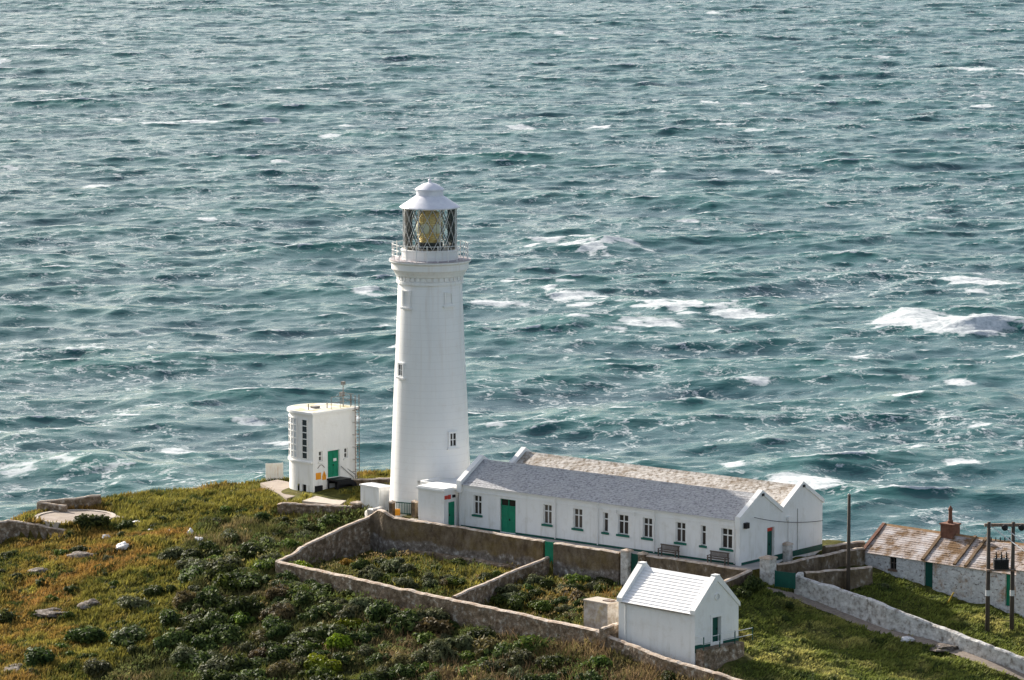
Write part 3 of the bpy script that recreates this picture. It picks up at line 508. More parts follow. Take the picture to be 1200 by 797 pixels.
def door(T, s0, s1, t0, t1, root, m, depth=.2, leaves=2, light=None):
    d = MB(); dt = t1 - (light or 0); wl = (s1 - s0) / leaves
    for k in range(leaves): slab(d, T, s0 + k * wl + .01, s0 + (k + 1) * wl - .01, t0, dt, -depth - .02, -depth + .05)
    for k in range(leaves):
        for q in (.12, .55): slab(d, T, s0 + k * wl + .12, s0 + (k + 1) * wl - .12, t0 + (dt - t0) * q, t0 + (dt - t0) * (q + .33), -depth + .05, -depth + .065)
    do = d.build("door", m, root); slab(MB(), T, (s0 + s1) / 2 + .06, (s0 + s1) / 2 + .12, t0 + 1.0, t0 + 1.16, -depth + .065, -depth + .12).build("handle", M['black'], do)
    if light:
        f = MB(); ring_frame(f, T, s0, s1, dt, t1, .06, -depth, -depth + .07); slab(f, T, (s0 + s1) / 2 - .04, (s0 + s1) / 2 + .04, dt + .06, t1 - .06, -depth + .002, -depth + .068); fo = f.build("transom_window", m, do)
        slab(MB(), T, s0, s1, dt, t1, -depth - .02, -depth + .012).build("pane", M['glass'], fo)
    return do
def courses(mb, x0, x1, ya, za, yb, zb, n_, lift=.03, jit=0.0, seed=1):
    """overlapping slate courses from eave (ya,za) to ridge (yb,zb): each a thin stepped strip"""
    r = random.Random(seed); ny, nz = -(zb - za), (yb - ya); l = math.hypot(ny, nz); ny, nz = ny / l, nz / l
    if nz < 0: ny, nz = -ny, -nz
    for i in range(n_):
        a, b_ = i / n_, (i + 1) / n_; x = x0
        while x < x1 - 1e-6:
            xe = min(x1, x + r.uniform(.5, .9)) if jit else x1; j = r.uniform(-jit, jit)
            A = (ya + (yb - ya) * (a - .01), za + (zb - za) * (a - .01)); B = (ya + (yb - ya) * b_, za + (zb - za) * b_)
            mb.add([(x, A[0] + ny * (lift + j), A[1] + nz * (lift + j)), (xe, A[0] + ny * (lift + j), A[1] + nz * (lift + j)), (xe, B[0] + ny * .004, B[1] + nz * .004), (x, B[0] + ny * .004, B[1] + nz * .004),
                    (x, A[0], A[1]), (xe, A[0], A[1])], [(0, 1, 2, 3), (4, 5, 1, 0), (4, 0, 3), (5, 2, 1)])
            x = xe
MBd = thing("keepers_building", "long white twin gabled building with grey slate roofs beside the lighthouse", "building", BO, BA)
T_f = lambda s, t, d: (s, -d, t); T_e = lambda s, t, d: (BL + d, s, t)
wins = [(554.7, 564.2, 580.5, 603.7, 2), (636.5, 646.4, 590.9, 615.7, 2), (671.7, 682.3, 596.5, 620, 2), (706.6, 712.4, 600.8, 624, 1), (724, 736.2, 603.5, 626.8, 2), (753.2, 764.2, 607.5, 631.5, 2), (791.7, 803.1, 612.1, 636.6, 2), (821.2, 827, 616.3, 639.7, 1), (845.1, 858, 619.4, 644.3, 2)]
ops = []; wl = []
for a, b_, c, d, nc in wins:
    s0, _ = front_st(a, (c + d) / 2); s1, _ = front_st(b_, (c + d) / 2); _, t1 = front_st((a + b_) / 2, c); _, t0 = front_st((a + b_) / 2, d)
    o = (s0, s1, 1.22, 2.86); ops.append(o); wl.append((o, nc))
s0, _ = front_st(585.9, 600); s1, _ = front_st(604.2, 600); dop = (s0, s1, .06, 2.86); ops.append(dop)
fw = MB(); facade(fw, T_f, BL, EZ, ops)
# end wall with its door, then both gables
def end_st(px, py): p = on_plane(px, py, BO + BU * BL, BU) - BO; return p @ BV, p[2]
e0, _ = end_st(899, 635); e1, _ = end_st(906.5, 635); eop = (e0, e0 + 1.0, .05, 2.55)
facade(fw, T_e, BW, EZ, [eop], .3)
PK = 5.45; HS = BW / 2
for k in (0, 1): fw.quad((BL, k * HS, EZ), (BL, (k + 1) * HS, EZ), (BL, (k + .5) * HS, PK)); fw.quad((0, (k + 1) * HS, EZ), (0, k * HS, EZ), (0, (k + .5) * HS, PK))
fw.quad((0, 0, -.3), (0, BW, -.3), (0, BW, EZ), (0, 0, EZ)); fw.quad((0, BW, -.3), (BL, BW, -.3), (BL, BW, EZ), (0, BW, EZ))
fw.quad((0, 0, -.6), (BL, 0, -.6), (BL, 0, 0), (0, 0, 0)); fw.quad((BL, 0, -.6), (BL, BW, -.6), (BL, BW, 0), (BL, 0, 0))
fw.build("wall", M['white'], MBd)
for (o, nc) in wl: window(T_f, *o, MBd, cols=nc, sill=M['sill'])
door(T_f, *dop, MBd, M['green'], light=.62)
ed = door(T_e, *eop, MBd, M['darkgreen'], depth=.3, leaves=1); slab(MB(), T_e, eop[0] + .03, eop[1] - .03, eop[3] - .34, eop[3] - .04, -.245, -.2).build("red_fanlight", M['red'], ed)
for k, (mm, nm, jt) in enumerate(((M['slate'], "roof", .004), (M['slatelichen'], "roof", .008))):
    rb = MB(); courses(rb, .3, BL - .3, k * HS - (.12 if k == 0 else 0), EZ - (.08 if k == 0 else 0), (k + .5) * HS, PK - .12, 15, .016, jt, 5 + k); courses(rb, .3, BL - .3, (k + 1) * HS, EZ, (k + .5) * HS, PK - .12, 12, .03, jt, 8 + k)
    ro = rb.build(nm, mm, MBd)
    MB().extr([((k + .5) * HS - .17, PK - .2), ((k + .5) * HS, PK - .04), ((k + .5) * HS + .17, PK - .2)], 'x', .3, BL - .3).build("ridge_tiles", M['slate'] if k == 0 else M['slatelichen'], ro)
    if k == 0: ro["label"] = "grey slate roof slope in the tower's shadow"
    else: ro["label"] = "cream lichen covered rear roof"
for xa, xb in ((-.12, .36), (BL - .36, BL + .10)):
    for k in (0, 1):
        c = MB(); y0, ym, y1 = k * HS, (k + .5) * HS, (k + 1) * HS
        if k == 0: y0 -= .14
        else: y1 += .14
        q = .30
        c.extr([(y0, EZ - .1), (y0, EZ + q - .05), (ym, PK + q), (y1, EZ + q - (.05 if k else 0)), (y1, EZ - .1), (ym, PK - .05)], 'x', xa, xb); c.build("gable_coping", M['coping'], MBd)
for x0 in (-.1, BL - .42): MB().box(x0, -.22, EZ - .75, x0 + .5, .002, EZ + .22).build("kneeler", M['coping'], MBd)
MB().box(BL - .38, -.16, -.3, BL + .02, .1, EZ - .75).build("corner_pilaster", M['white'], MBd)
MB().box(.5, -.09, EZ - .22, BL - .5, .05, EZ - .06).build("gutter", M['frame'], MBd)
MB().box(.4, -.035, EZ - .62, BL - .5, .05, EZ - .56).build("string_course", M['white'], MBd)
pl = MB(); s = 0
pl.box(0, -.03, -.25, dop[0], .05, .18); pl.box(dop[1], -.03, -.25, BL - .4, .05, .18); pl.box(BL - .05, .1, -.25, BL + .03, eop[0], .22); pl.box(BL - .05, eop[1], -.25, BL + .03, BW, .22); pl.build("plinth", M['darkgreen'], MBd)
for px in (535.5, 651, 701, 767, 870):
    s, _ = front_st(px, 600); s = min(max(s, .18), BL - .55); MB().tube([(s, -.12, EZ - .2), (s, -.10, EZ - .5), (s, -.075, EZ - .65), (s, -.075, .1)], .05, 8).build("downpipe", M['frame'], MBd)
v, _ = end_st(923, 640); MB().tube([(BL + .1, v, 2.9), (BL + .1, v, .2)], .05, 8).build("downpipe", M['frame'], MBd); MB().box(BL + .02, v - .2, 2.85, BL + .2, v + .2, 3.1).build("rainwater_head", M['frame'], MBd)
v2, _ = end_st(934, 640); MB().tube([(BL + .03, v2, 3.6), (BL + .03, v2, .2)], .02, 6).build("conduit", M['steel'], MBd)
for v in (HS * .5, HS * 1.5): MB().box(BL + .1, v - .12, PK - .18, BL + .2, v + .12, PK + .02).build("floodlight", M['black'], MBd)
MB().box(BL + .02, .35, 2.95, BL + .3, .8, 3.4).build("bulkhead_lamp", M['black'], MBd)
for px in (722, 743): s, _ = front_st(px, 600); MB().box(s - .1, -.09, 2.95, s + .1, 0, 3.2).build("junction_box", M['frame'], MBd)
# porch and low link to the tower
po = MB(); po.box(-3.15, -1.55, -.4, -.32, .9, 3.1); po.build("porch", M['white'], MBd)
pc = MB(); pc.box(-3.28, -1.68, 3.1, -.2, .9, 3.26); pc.box(-3.2, -1.6, 3.26, -.28, .9, 3.36); pc.build("porch_parapet", M['coping'], MBd)
lk = MB(); lk.box(-4.9, .6, -.4, 0, 6.2, 3.05); lk.box(-5.0, .5, 3.05, 0, .75, 3.3); lk.box(-5.0, .5, 3.05, -4.7, 3.2, 3.3); lk.build("link_passage", M['white'], MBd)
T_p = lambda s, t, d: (-.32 + d, s, t)
do = MB().box(-.36, -1.0, 0, -.29, -.25, 2.15).build("door", M['green'], MBd); MB().box(-.29, -.95, 1, -.22, -.9, 1.15).build("handle", M['black'], do)
MB().box(-.318, -1.5, 2.45, -.27, -1.12, 2.75).build("safety_sign", M['red'], MBd); MB().box(-.318, -1.05, 2.42, -.27, -.72, 2.78).build("safety_sign", M['red'], MBd)
MB().box(-.318, -.5, 2.5, -.2, -.2, 2.72).build("lamp", M['black'], MBd)
# overhead cable slung across the end wall
p0 = BO + BU * (BL + .35) + BV * 1.35 + np.array([0, 0, 3.75]); p1 = BO + BU * (BL + .2) + BV * 11.1 + np.array([0, 0, 2.2])
cb = MB().tube([tuple(p0 + (p1 - p0) * t + np.array([0, 0, -.75 * 4 * t * (1 - t) * .35])) for t in np.linspace(0, 1, 14)], .025, 5).build("cable", M['black']); tag(cb, "dark cable sagging across the white end gables of the long building", "cable")

# benches against the front wall
def bench(px, label):
    s, _ = front_st(px, 640); p = BO + BU * s - BV * .62; t = thing("bench", label, "bench", (p[0], p[1], .03), BA, "benches along the long building")
    for q in (-.85, .85):
        MB().box(q - .04, -.28, 0, q + .04, -.2, .62).build("leg", M['wood'], t); MB().box(q - .04, .16, 0, q + .04, .24, .95).build("leg", M['wood'], t); MB().box(q - .045, -.3, .62, q + .045, .2, .67).build("armrest", M['wood'], t)
    m_ = MB()
    for k in range(4): m_.box(-.95, -.26 + k * .11, .42, .95, -.17 + k * .11, .46)
    m_.build("seat", M['wood'], t); m_ = MB(); m_.box(-.95, .17, .88, .95, .23, .98); m_.box(-.95, .17, .5, .95, .23, .56)
    for k in range(16): m_.box(-.86 + k * .112, .185, .56, -.80 + k * .112, .215, .88)
    m_.build("backrest", M['wood'], t)
bench(789, "slatted wooden bench below the windows, the one farther from the end gable"); bench(847, "slatted wooden bench under the last window before the end gable")

# ================================================================== WALLS
def stone_wall(name, label, pts, thick, base, m, cap=None, cat="wall", jit=.05, group=None, seed=1, capname="coping", round_=.10):
    """pts: plan x, y and height of the top; base(x, y) gives the foot"""
    pts = [np.array(p, float) for p in pts]; S = [pts[0]]
    for a, b_ in zip(pts[:-1], pts[1:]):
        k = max(1, int(np.hypot(*(b_ - a)[:2]) / .35)); S += [a + (b_ - a) * i / k for i in range(1, k + 1)]
    S = np.array(S); nS = len(S); tg = np.gradient(S[:, :2], axis=0); tg /= np.linalg.norm(tg, axis=1)[:, None] + 1e-9; nr = np.c_[-tg[:, 1], tg[:, 0]]
    al = np.r_[0, np.cumsum(np.hypot(*np.diff(S[:, :2], axis=0).T))]; top = S[:, 2] + jit * vnoise(al, al * 0 + seed, seed, 3, .8) + jit * .5 * vnoise(al, al * 0 + seed, seed + 7, 2, 2.6); fo = np.array([base(x, y) for x, y, _ in S]); fo = np.minimum(fo, top - .25)
    org = np.array([S[0, 0], S[0, 1], fo[0]]); t = thing(name, label, cat, org, 0, group); cols = []; nv = 5
    offs = [(-.5, q / nv) for q in range(nv + 1)] + [(-.26, 1)] + [(.26, 1)] + [(.5, 1 - q / nv) for q in range(nv + 1)]; ncap = nv; grid = []
    for i in range(nS):
        row = []
        for j, (o, h) in enumerate(offs):
            hh = fo[i] - .3 + (top[i] - round_ - fo[i] + .3) * h if abs(o) == .5 else top[i]
            w_ = vnoise(np.array([al[i] * 1.0]), np.array([hh + j * .01 + (5 if o > 0 else 0)]), seed + 60, 2, 1.4)[0] * jit * .8 if abs(o) == .5 else 0
            p = S[i, :2] + nr[i] * (o * thick + w_ * np.sign(o)); row.append((p[0] - org[0], p[1] - org[1], hh - org[2]))
        grid.append(row)
    bd, cp = MB(), MB(); nc = len(offs)
    def strip(mb, j0, j1):
        vs = [grid[i][j] for i in range(nS) for j in range(j0, j1 + 1)]; k = j1 - j0 + 1
        mb.add(vs, [(i * k + j, i * k + j + 1, (i + 1) * k + j + 1, (i + 1) * k + j) for i in range(nS - 1) for j in range(k - 1)])
    strip(bd, 0, nv); strip(bd, nv + 3, nc - 1); strip(cp, nv, nv + 3)
    for i in (0, nS - 1): bd.add(grid[i], [tuple(range(nc))])
    bd.build("masonry", m, t, True); cp.build(capname, cap or m, t); return t
G = lambda x, y: gz(x, y)
def W(px, py, z): p = P(px, py, z); return (p[0], p[1], z)
lowbase = lambda z: (lambda x, y: z)
stone_wall("garden_wall", "long low rubble wall with pale coping running down across the scrub slope", [W(325, 657, -1.5), W(430, 680, -1.62), W(540, 704, -1.85), W(700, 738, -2.1), W(712, 744, -2.35), W(779, 770, -3.0), W(870, 797, -3.6), W(930, 812, -4.2)], .5, lambda x, y: gz(x + .4, y - .9) - .6, M['wall'], M['wallcap'], seed=2)
stone_wall("garden_wall", "stepped rubble wall closing the garden on its left side below the tower", [W(326, 656.5, -1.5), W(345, 648, -1.25), W(352, 641, -1.0), W(400, 618, -.3), W(436, 603, .4)], .5, lambda x, y: min(gz(x - .6, y), -2.7), M['wall'], M['wallcap'], seed=3)
stone_wall("retaining_wall", "brown rendered retaining wall between the long building and the sunken garden, from tower to green gate", [W(436, 603, .45), W(445, 597, 1.0), W(452, 599, 1.0), W(463, 606, .6), W(540, 617, .5), W(638.5, 633.5, .4)], .45, lowbase(-3.1), M['wallret'], M['wallcap'], seed=4)
stone_wall("retaining_wall", "brown stretch of retaining wall between the two small green gates", [W(650.5, 635.5, .4), W(727, 647, .4)], .45, lowbase(-3.1), M['wallret'], M['wallcap'], seed=5)
stone_wall("retaining_wall", "dark wall with pale coping in front of the two benches, behind the hut", [W(759, 650, .4), W(868, 665.5, .4), W(878, 667, .38), W(872, 671, .2), W(845, 682, -.2), W(820, 692, -.5)], .5, lowbase(-3.0), M['wallbrown'], M['wallcap'], seed=6)
stone_wall("garden_wall", "narrow wall dividing the garden in two, sloping from gate to long wall", [W(646, 650, -.75), W(600, 669, -1.35), W(532, 698, -1.75)], .42, lowbase(-3.3), M['wall'], M['wallcap'], seed=7)
def gate(name, label, p0, p1, z0, z1, m, cat="gate", bars=False, group=None):
    p0 = np.array(p0[:2]); p1 = np.array(p1[:2]); d = p1 - p0; Lg = np.hypot(*d); t = thing(name, label, cat, (p0[0], p0[1], z0), math.atan2(d[1], d[0]), group); h = z1 - z0
    f = MB(); f.box(0, -.04, .05, .08, .04, h); f.box(Lg - .08, -.04, .05, Lg, .04, h); f.build("gate_frame", m, t)
    b_ = MB()
    if bars:
        b_.box(.08, -.03, .1, Lg - .08, .03, .18); b_.box(.08, -.03, h - .12, Lg - .08, .03, h - .04); k = .2
        while k < Lg - .1: b_.box(k, -.02, .18, k + .04, .02, h - .12); k += .16
    else:
        k = .08
        while k < Lg - .09: b_.box(k + .004, -.025, .08, min(k + .14, Lg - .08), .025, h - .03); k += .145
    b_.build("bars" if bars else "boards", m, t)
gate("garden_gate", "small green gate in the retaining wall above the dividing wall", W(639, 634.3, .4)[:2], W(650, 635.6, .4)[:2], -1.5, .42, M['green'])
gate("garden_gate", "narrow dark green gate between two stone pillars behind the hut", W(740, 649, .35)[:2], W(748.5, 650, .35)[:2], -1.7, .4, M['darkgreen'])
def pillar(label, p, w_, h, z0, m=None, rz=BA):
    t = thing("gate_pillar", label, "gate pillar", (p[0], p[1], z0), rz); b_ = MB(); n_ = 6
    b_.prism([(math.copysign(w_ / 2, math.cos(a)) * (.86 if k % 2 else 1), math.copysign(w_ / 2, math.sin(a)) * (1 if k % 2 else .86)) for k, a in enumerate(np.array([20, 70, 110, 160, 200, 250, 290, 340]) * math.pi / 180)], -.4, h)
    b_.build("shaft", m or M['wallwhite'], t); c = MB(); c.add([(x * w_ * .56, y * w_ * .56, h) for x, y in ((-1, -1), (1, -1), (1, 1), (-1, 1))] + [(x * w_ * .5, y * w_ * .5, h + .12) for x, y in ((-1, -1), (1, -1), (1, 1), (-1, 1))] + [(0, 0, h + .25)],
        [(3, 2, 1, 0)] + [(i, (i + 1) % 4, 4 + (i + 1) % 4, 4 + i) for i in range(4)] + [(4 + i, 4 + (i + 1) % 4, 8) for i in range(4)]); c.build("cap", M['wallcap'], t)
pillar("pale stone pillar on the left of the narrow dark green gate", W(734.5, 649, .3), .75, 3.3, -2.8); pillar("brown stone pillar on the right of the narrow dark green gate", W(753.5, 651, .3), .6, 3.2, -2.8, M['wall'])
pillar("stout whitewashed pillar at the left of the yard gates by the end gable", W(900, 682, -.85), 1.0, 1.95, -.9)
pillar("short white pillar standing before the end gable wall", W(922, 654, -.2), .7, 1.2, -.3)
gate("yard_gate", "dark green boarded double gates beside the stout white pillar", W(908, 686, -.9)[:2], W(932, 689, -.9)[:2], -1.05, .3, M['darkgreen'])
stone_wall("yard_wall", "dark brown wall behind the green yard gates, running towards the cottage", [W(909, 661, .3), W(950, 653, .3), W(988, 645, .3), W(1011, 641.5, .3)], .45, lowbase(-1.6), M['wallbrown'], M['wallcap'], seed=8)
stone_wall("yard_wall", "pale topped wall at the cliff edge beyond the end gable", [W(966, 640, .6), W(985, 637, .6), W(1012, 634, .6)], .45, lowbase(-1.5), M['wallbrown'], M['wallcap'], seed=9)
MBg = MB()
stone_wall("boundary_wall", "long limewashed wall curving from the yard gates down the lawn to the frame edge", [W(941, 670.6, -.12), W(937, 671.2, -.15), W(934, 674, -.25), W(945, 677.5, -.5), W(985, 690, -1.0), W(1015, 700, -1.35), W(1042, 710, -1.65), W(1062, 719, -2.1), W(1094, 731, -2.65), W(1156, 755, -3.4), W(1200, 770.5, -4.0), W(1260, 793, -4.8)], .5, lambda x, y: gz(x, y) - .4, M['wallwhite'], M['wallwhite'], seed=10)
stone_wall("yard_wall", "short dark brown wall behind the bend of the limewashed wall, ending by the cottage", [W(943, 670.5, -.12), W(985, 667, -.1), W(1021, 663.5, -.1)], .45, lambda x, y: gz(x, y) - .4, M['wallbrown'], M['wallcap'], seed=11)  # unpainted wall; its dark brown also holds the shade on this face
stone_wall("wall_footing", "sloping grey concrete footing along the base of the long retaining wall", [W(452, 637, -1.9), W(520, 648.5, -1.9), W(600, 662, -1.95), W(622, 666, -2.0)], 1.0, lowbase(-3.2), M['wall'], M['wall'], cat="footing", seed=13, jit=.04)
# path at the foot of that wall
pv = []; PL2 = [np.array(a[:2]) + (np.array(b_[:2]) - np.array(a[:2])) * t for a, b_ in zip(PATHL[:-1], PATHL[1:]) for t in np.arange(0, 1, .06)]
for i, p in enumerate(PL2):
    t = PL2[min(i + 1, len(PL2) - 1)] - PL2[max(i - 1, 0)]; t /= np.hypot(*t); q = np.array([-t[1], t[0]])
    for o in (-.72, -.36, 0, .36, .72): a = p + q * (o + (.08 * vnoise(np.array([i * .23]), np.array([o]), 3)[0] if abs(o) > .5 else 0)); pv.append((a[0], a[1], gz(a[0], a[1]) + .035))
me = raw_mesh("path", np.array(pv), 4, grid_loops(len(PL2), 5), M['gaps']); po_ = bpy.data.objects.new("path", me); COL.objects.link(po_); tag(po_, kind="structure")
sheet("yard_paving", [(p[0], p[1]) for p in [(-2.2, -5), (3, -11), RW[1] + .3, RW[2] + .3, (27, -29.5), (30, -27), (27, -25.5), (3, -8.5)]], M['yard'], .012, .3)

# ================================================================== HUT
HO = P(725, 703, .3); HA = math.atan2(-5.5, 5.6); HU = np.array([math.cos(HA), math.sin(HA), 0]); HV = np.array([-HU[1], HU[0], 0]); HLn, HWd = 7.75, 4.9
HB = -4.2
HT = thing("white_hut", "small white gabled hut with a ribbed white roof on the garden wall", "hut", (HO[0], HO[1], HB), HA)
ez = .3 - HB; pk = 2.55 - HB; fl = -2.35 - HB
hw = MB(); hop = (1.95, 2.9, fl, fl + 2.05)
hw.quad((0, 0, 0), (HLn, 0, 0), (HLn, 0, ez), (0, 0, ez)); hw.quad((0, HWd, 0), (HLn, HWd, 0), (HLn, HWd, ez), (0, HWd, ez)); hw.quad((0, 0, 0), (0, HWd, 0), (0, HWd, ez), (0, 0, ez)); hw.quad((0, 0, ez), (0, HWd, ez), (0, HWd / 2, pk))
facade(hw, lambda s, t, d: (HLn + d, s, t), HWd, ez, [hop], .35); hw.quad((HLn, 0, ez), (HLn, HWd, ez), (HLn, HWd / 2, pk)); hw.build("wall", M['white'], HT)
T_h = lambda s, t, d: (HLn + d, s, t)
do = slab(MB(), T_h, hop[0], hop[1], hop[2], hop[3], -.4, -.3).build("door", M['darkgreen'], HT); slab(MB(), T_h, hop[1] - .15, hop[1] - .1, fl + 1, fl + 1.15, -.3, -.24).build("handle", M['black'], do)
sr = MB(); ring_frame(sr, T_h, hop[0] - .22, hop[1] + .22, hop[2], hop[3] + .22, .215, -.02, .035); sr.build("door_surround", M['coping'], HT)
rf = MB(); courses(rf, .34, HLn - .3, -.1, ez - .1, HWd / 2, pk, 12, .06); courses(rf, .34, HLn - .3, HWd + .1, ez - .1, HWd / 2, pk, 14, .045); ro = rf.build("roof", M['whiteroof'], HT)
MB().extr([(HWd / 2 - .16, pk - .12), (HWd / 2, pk + .06), (HWd / 2 + .16, pk - .12)], 'x', .34, HLn - .3).build("ridge_tiles", M['whiteroof'], ro)
for xa, xb in ((-.1, .42), (HLn - .4, HLn + .08)):
    c = MB(); q = .3; c.extr([(-.12, ez - .12), (-.12, ez + q - .1), (HWd / 2 - .25, pk + q - .05), (HWd / 2 - .25, pk + q + .06), (HWd / 2 + .25, pk + q + .06), (HWd / 2 + .25, pk + q - .05), (HWd + .12, ez + q - .1), (HWd + .12, ez - .12), (HWd / 2, pk - .1)], 'x', xa, xb); c.build("gable_coping", M['coping'], HT)
MB().box(.42, -.2, ez - .16, HLn - .42, -.06, ez - .06).build("gutter", M['steel'], HT); MB().tube([(.75, -.06, ez - .12), (.75, -.05, 1.0)], .045, 8).build("downpipe", M['frame'], HT)
c = MB().lathe([(.28, 0), (.28, .08), (.2, .09)], 20); Mx = Matrix.Translation((HLn, HWd / 2, ez + .95)) @ Matrix.Rotation(R(90), 4, 'Y'); c.v = [tuple(Mx @ Vector(p)) for p in c.v]; c.build("gable_vent", M['white'], HT)
pb = MB(); pb.box(HLn + .003, 0, fl - .35, HLn + .04, hop[0] - .25, fl + .22); pb.box(HLn + .003, hop[1] + .25, fl - .35, HLn + .04, HWd, fl + .22); pb.build("plinth", M['darkgreen'], HT)
pf = MB(); pf.box(HLn + .05, .05, fl - 2.2, HLn + .85, HWd - .3, fl - .05); pf.build("doorstep", M['wall'], HT)
rl = thing("handrail", "green and white handrail round the doorstep of the small hut", "handrail", tuple(HO + HU * (HLn + .8) + np.array([0, 0, -2.4 - .3])), HA)
for yy in (.1, 1.9, 3.6, 5.6): MB().box(-.03, yy - .03, 0, .03, yy + .03, 1.0).build("post", M['darkgreen'], rl)
for zz in (.45, .95): MB().tube([(0, .1, zz), (0, 5.6, zz)], .025, 6).build("rail", M['frame'], rl); MB().tube([(0, .1, zz), (-.72, .1, zz)], .025, 6).build("rail", M['frame'], rl)
# water tank beside it
tp = P(712, 707.6, -.4); tk = thing("water_tank", "square stained concrete water tank with a rusty lid left of the hut", "water tank", (tp[0], tp[1], -3.2), HA)
MB().box(-2.5, 0, 0, 0, 1.5, 2.72).build("tank_wall", mat("stained_render", (.30, .25, .20), (.50, .46, .42), scale=1.6, rough=.95, ramp=(.4, .6), grime=((.42, .30, .06), .9, .5, .7, .7), detail=9), tk)
MB().box(-2.56, -.06, 2.72, .06, 1.56, 2.82).build("tank_top", M['rim'], tk); MB().box(-1.0, .5, 2.82, -.2, 1.1, 2.9).build("lid", M['rusty'], tk)
stone_wall("garden_wall", "stub of wall joining the water tank to the long low wall", [W(705, 736, -1.75), W(724, 729, -1.6)], .45, lowbase(-3.5), M['wall'], M['wallcap'], seed=12)

# ================================================================== FOG SIGNAL TOWER
FZ = -.35; FO = P(367, 578, FZ); FA = math.atan2(3.9, 3.75); FWd, FS = 5.35, 2.0
FT = thing("lookout_tower", "squat white D shaped fog signal tower with green doors left of the lighthouse", "building", (FO[0], FO[1], FZ), FA)
fp = [(0, 0), (FWd, 0), (FWd, FS)] + [(FWd / 2 + FWd / 2 * math.cos(a), FS + FWd / 2 * math.sin(a)) for a in np.linspace(0, math.pi, 33)[1:-1]] + [(0, FS)]
def grow(poly, d):
    c = np.array([FWd / 2, 2.2]); return [tuple(c + (np.array(p) - c) * (1 + d / 2.9)) for p in poly]
FH = 6.95
T_ff = lambda s, t, d: (s, -d, t)
def f_st(px, py): p = on_plane(px, py, FO, np.array([-math.sin(FA), math.cos(FA), 0])) - FO; return p[0] * math.cos(FA) + p[1] * math.sin(FA), p[2]
def frect(x0, x1, y0, y1): s0, t1 = f_st(x0, y0); s1, t0 = f_st(x1, y1); return s0, s1, t0 , t1
dr = frect(384, 398, 526, 559); fd = (dr[0], dr[1], .95 + .2, 3.55); wr1 = frect(373.6, 378, 526, 538); wr2 = frect(403.4, 407.6, 521.5, 533.5)
fw1 = (wr1[0], wr1[1], 2.75, 3.65); fw2 = (wr2[0], wr2[1], 2.7, 3.6)
b_ = MB(); facade(b_, T_ff, FWd, FH, [fd, fw1, fw2, (.25, .9, .1, .55)], .22)
for i in range(1, len(fp) - 1): b_.quad((*fp[i], 0), (*fp[i + 1], 0), (*fp[i + 1], FH), (*fp[i], FH))
b_.quad((*fp[-1], .65), (*fp[0], .65), (*fp[0], FH), (*fp[-1], FH)); b_.quad((0, 0, 0), (0, .5, 0), (0, .5, .65), (0, 0, .65)); b_.quad((.3, 0, .1), (.3, FS, .1), (.3, FS, .7), (.3, 0, .7))
smooth_by_angle(b_.build("wall", M['white'], FT))
MB().box(.2, -.19, .05, 1, .3, .6).build("crawlspace_shade", M['dark'], FT); MB().box(.12, .5, .0, .28, FS, .66).build("undercroft_shade", M['dark'], FT)  # near-black boxes stand in for the shade inside the base openings
for yy in (.55, 1.4): MB().box(-.02, yy, 0, .2, yy + .32, .66).build("pier", M['white'], FT)
MB().prism(grow(fp, .22), FH, FH + .22).build("roof_slab", M['coping'], FT); MB().prism(grow(fp, .02), FH + .22, FH + .24).build("roof_covering", M['lime'], FT)
lg = MB(); lg.prism([p for p in grow(fp, .10)], 2.45, 2.58); lg.build("ledge", M['white'], FT) if False else None
# ledge only round the curve and the left side
arc = [(0, .05), (0, FS)] + [(FWd / 2 - FWd / 2 * math.cos(a), FS + FWd / 2 * math.sin(a)) for a in np.linspace(0, math.pi * .8, 25)[1:]]
le = MB()
for (xa, ya), (xb, yb) in zip(arc[:-1], arc[1:]):
    ca = np.array([FWd / 2, FS]); na = np.array([-1, 0]) if ya <= FS + 1e-6 and xa == 0 else (np.array([xa, ya]) - ca) / (FWd / 2); nb_ = np.array([-1, 0]) if yb <= FS + 1e-6 else (np.array([xb, yb]) - ca) / (FWd / 2)
    a0 = np.array([xa, ya]) - na * .02; a1 = np.array([xa, ya]) + na * .13; b0 = np.array([xb, yb]) - nb_ * .02; b1 = np.array([xb, yb]) + nb_ * .13
    le.add([(*q, z) for z in (2.6, 2.74) for q in (a0, a1, b1, b0)], [(0, 1, 2, 3), (4, 5, 6, 7), (0, 1, 5, 4), (1, 2, 6, 5), (2, 3, 7, 6)])
le.build("ledge", M['white'], FT)
# dark window strip on the flat left side, glass block columns round the curve
f = MB(); 
T_l = lambda s, t, d: (-d, FS - s, t)
ring_frame(f, T_l, .62, 1.32, 2.95, 6.5, .06, -.02, .05)
for k in range(1, 6): slab(f, T_l, .68, 1.26, 2.95 + k * .59 - .04, 2.95 + k * .59 + .04, -.02, .045)
wf = f.build("window_strip", M['frame'], FT); slab(MB(), T_l, .66, 1.28, 3.0, 6.45, -.05, .012).build("pane", M['glass'], wf)
def curved(a0, a1, r, z0, z1, nseg=4): 
    m_ = MB()
    for i in range(nseg):
        q0 = a0 + (a1 - a0) * i / nseg; q1 = a0 + (a1 - a0) * (i + 1) / nseg
        pts = [(FWd / 2 - rr_ * math.cos(q), FS + rr_ * math.sin(q)) for q in (q0, q1) for rr_ in (FWd / 2 - .02, FWd / 2 + r)]
        m_.prism([pts[0], pts[1], pts[3], pts[2]], z0, z1)
    return m_
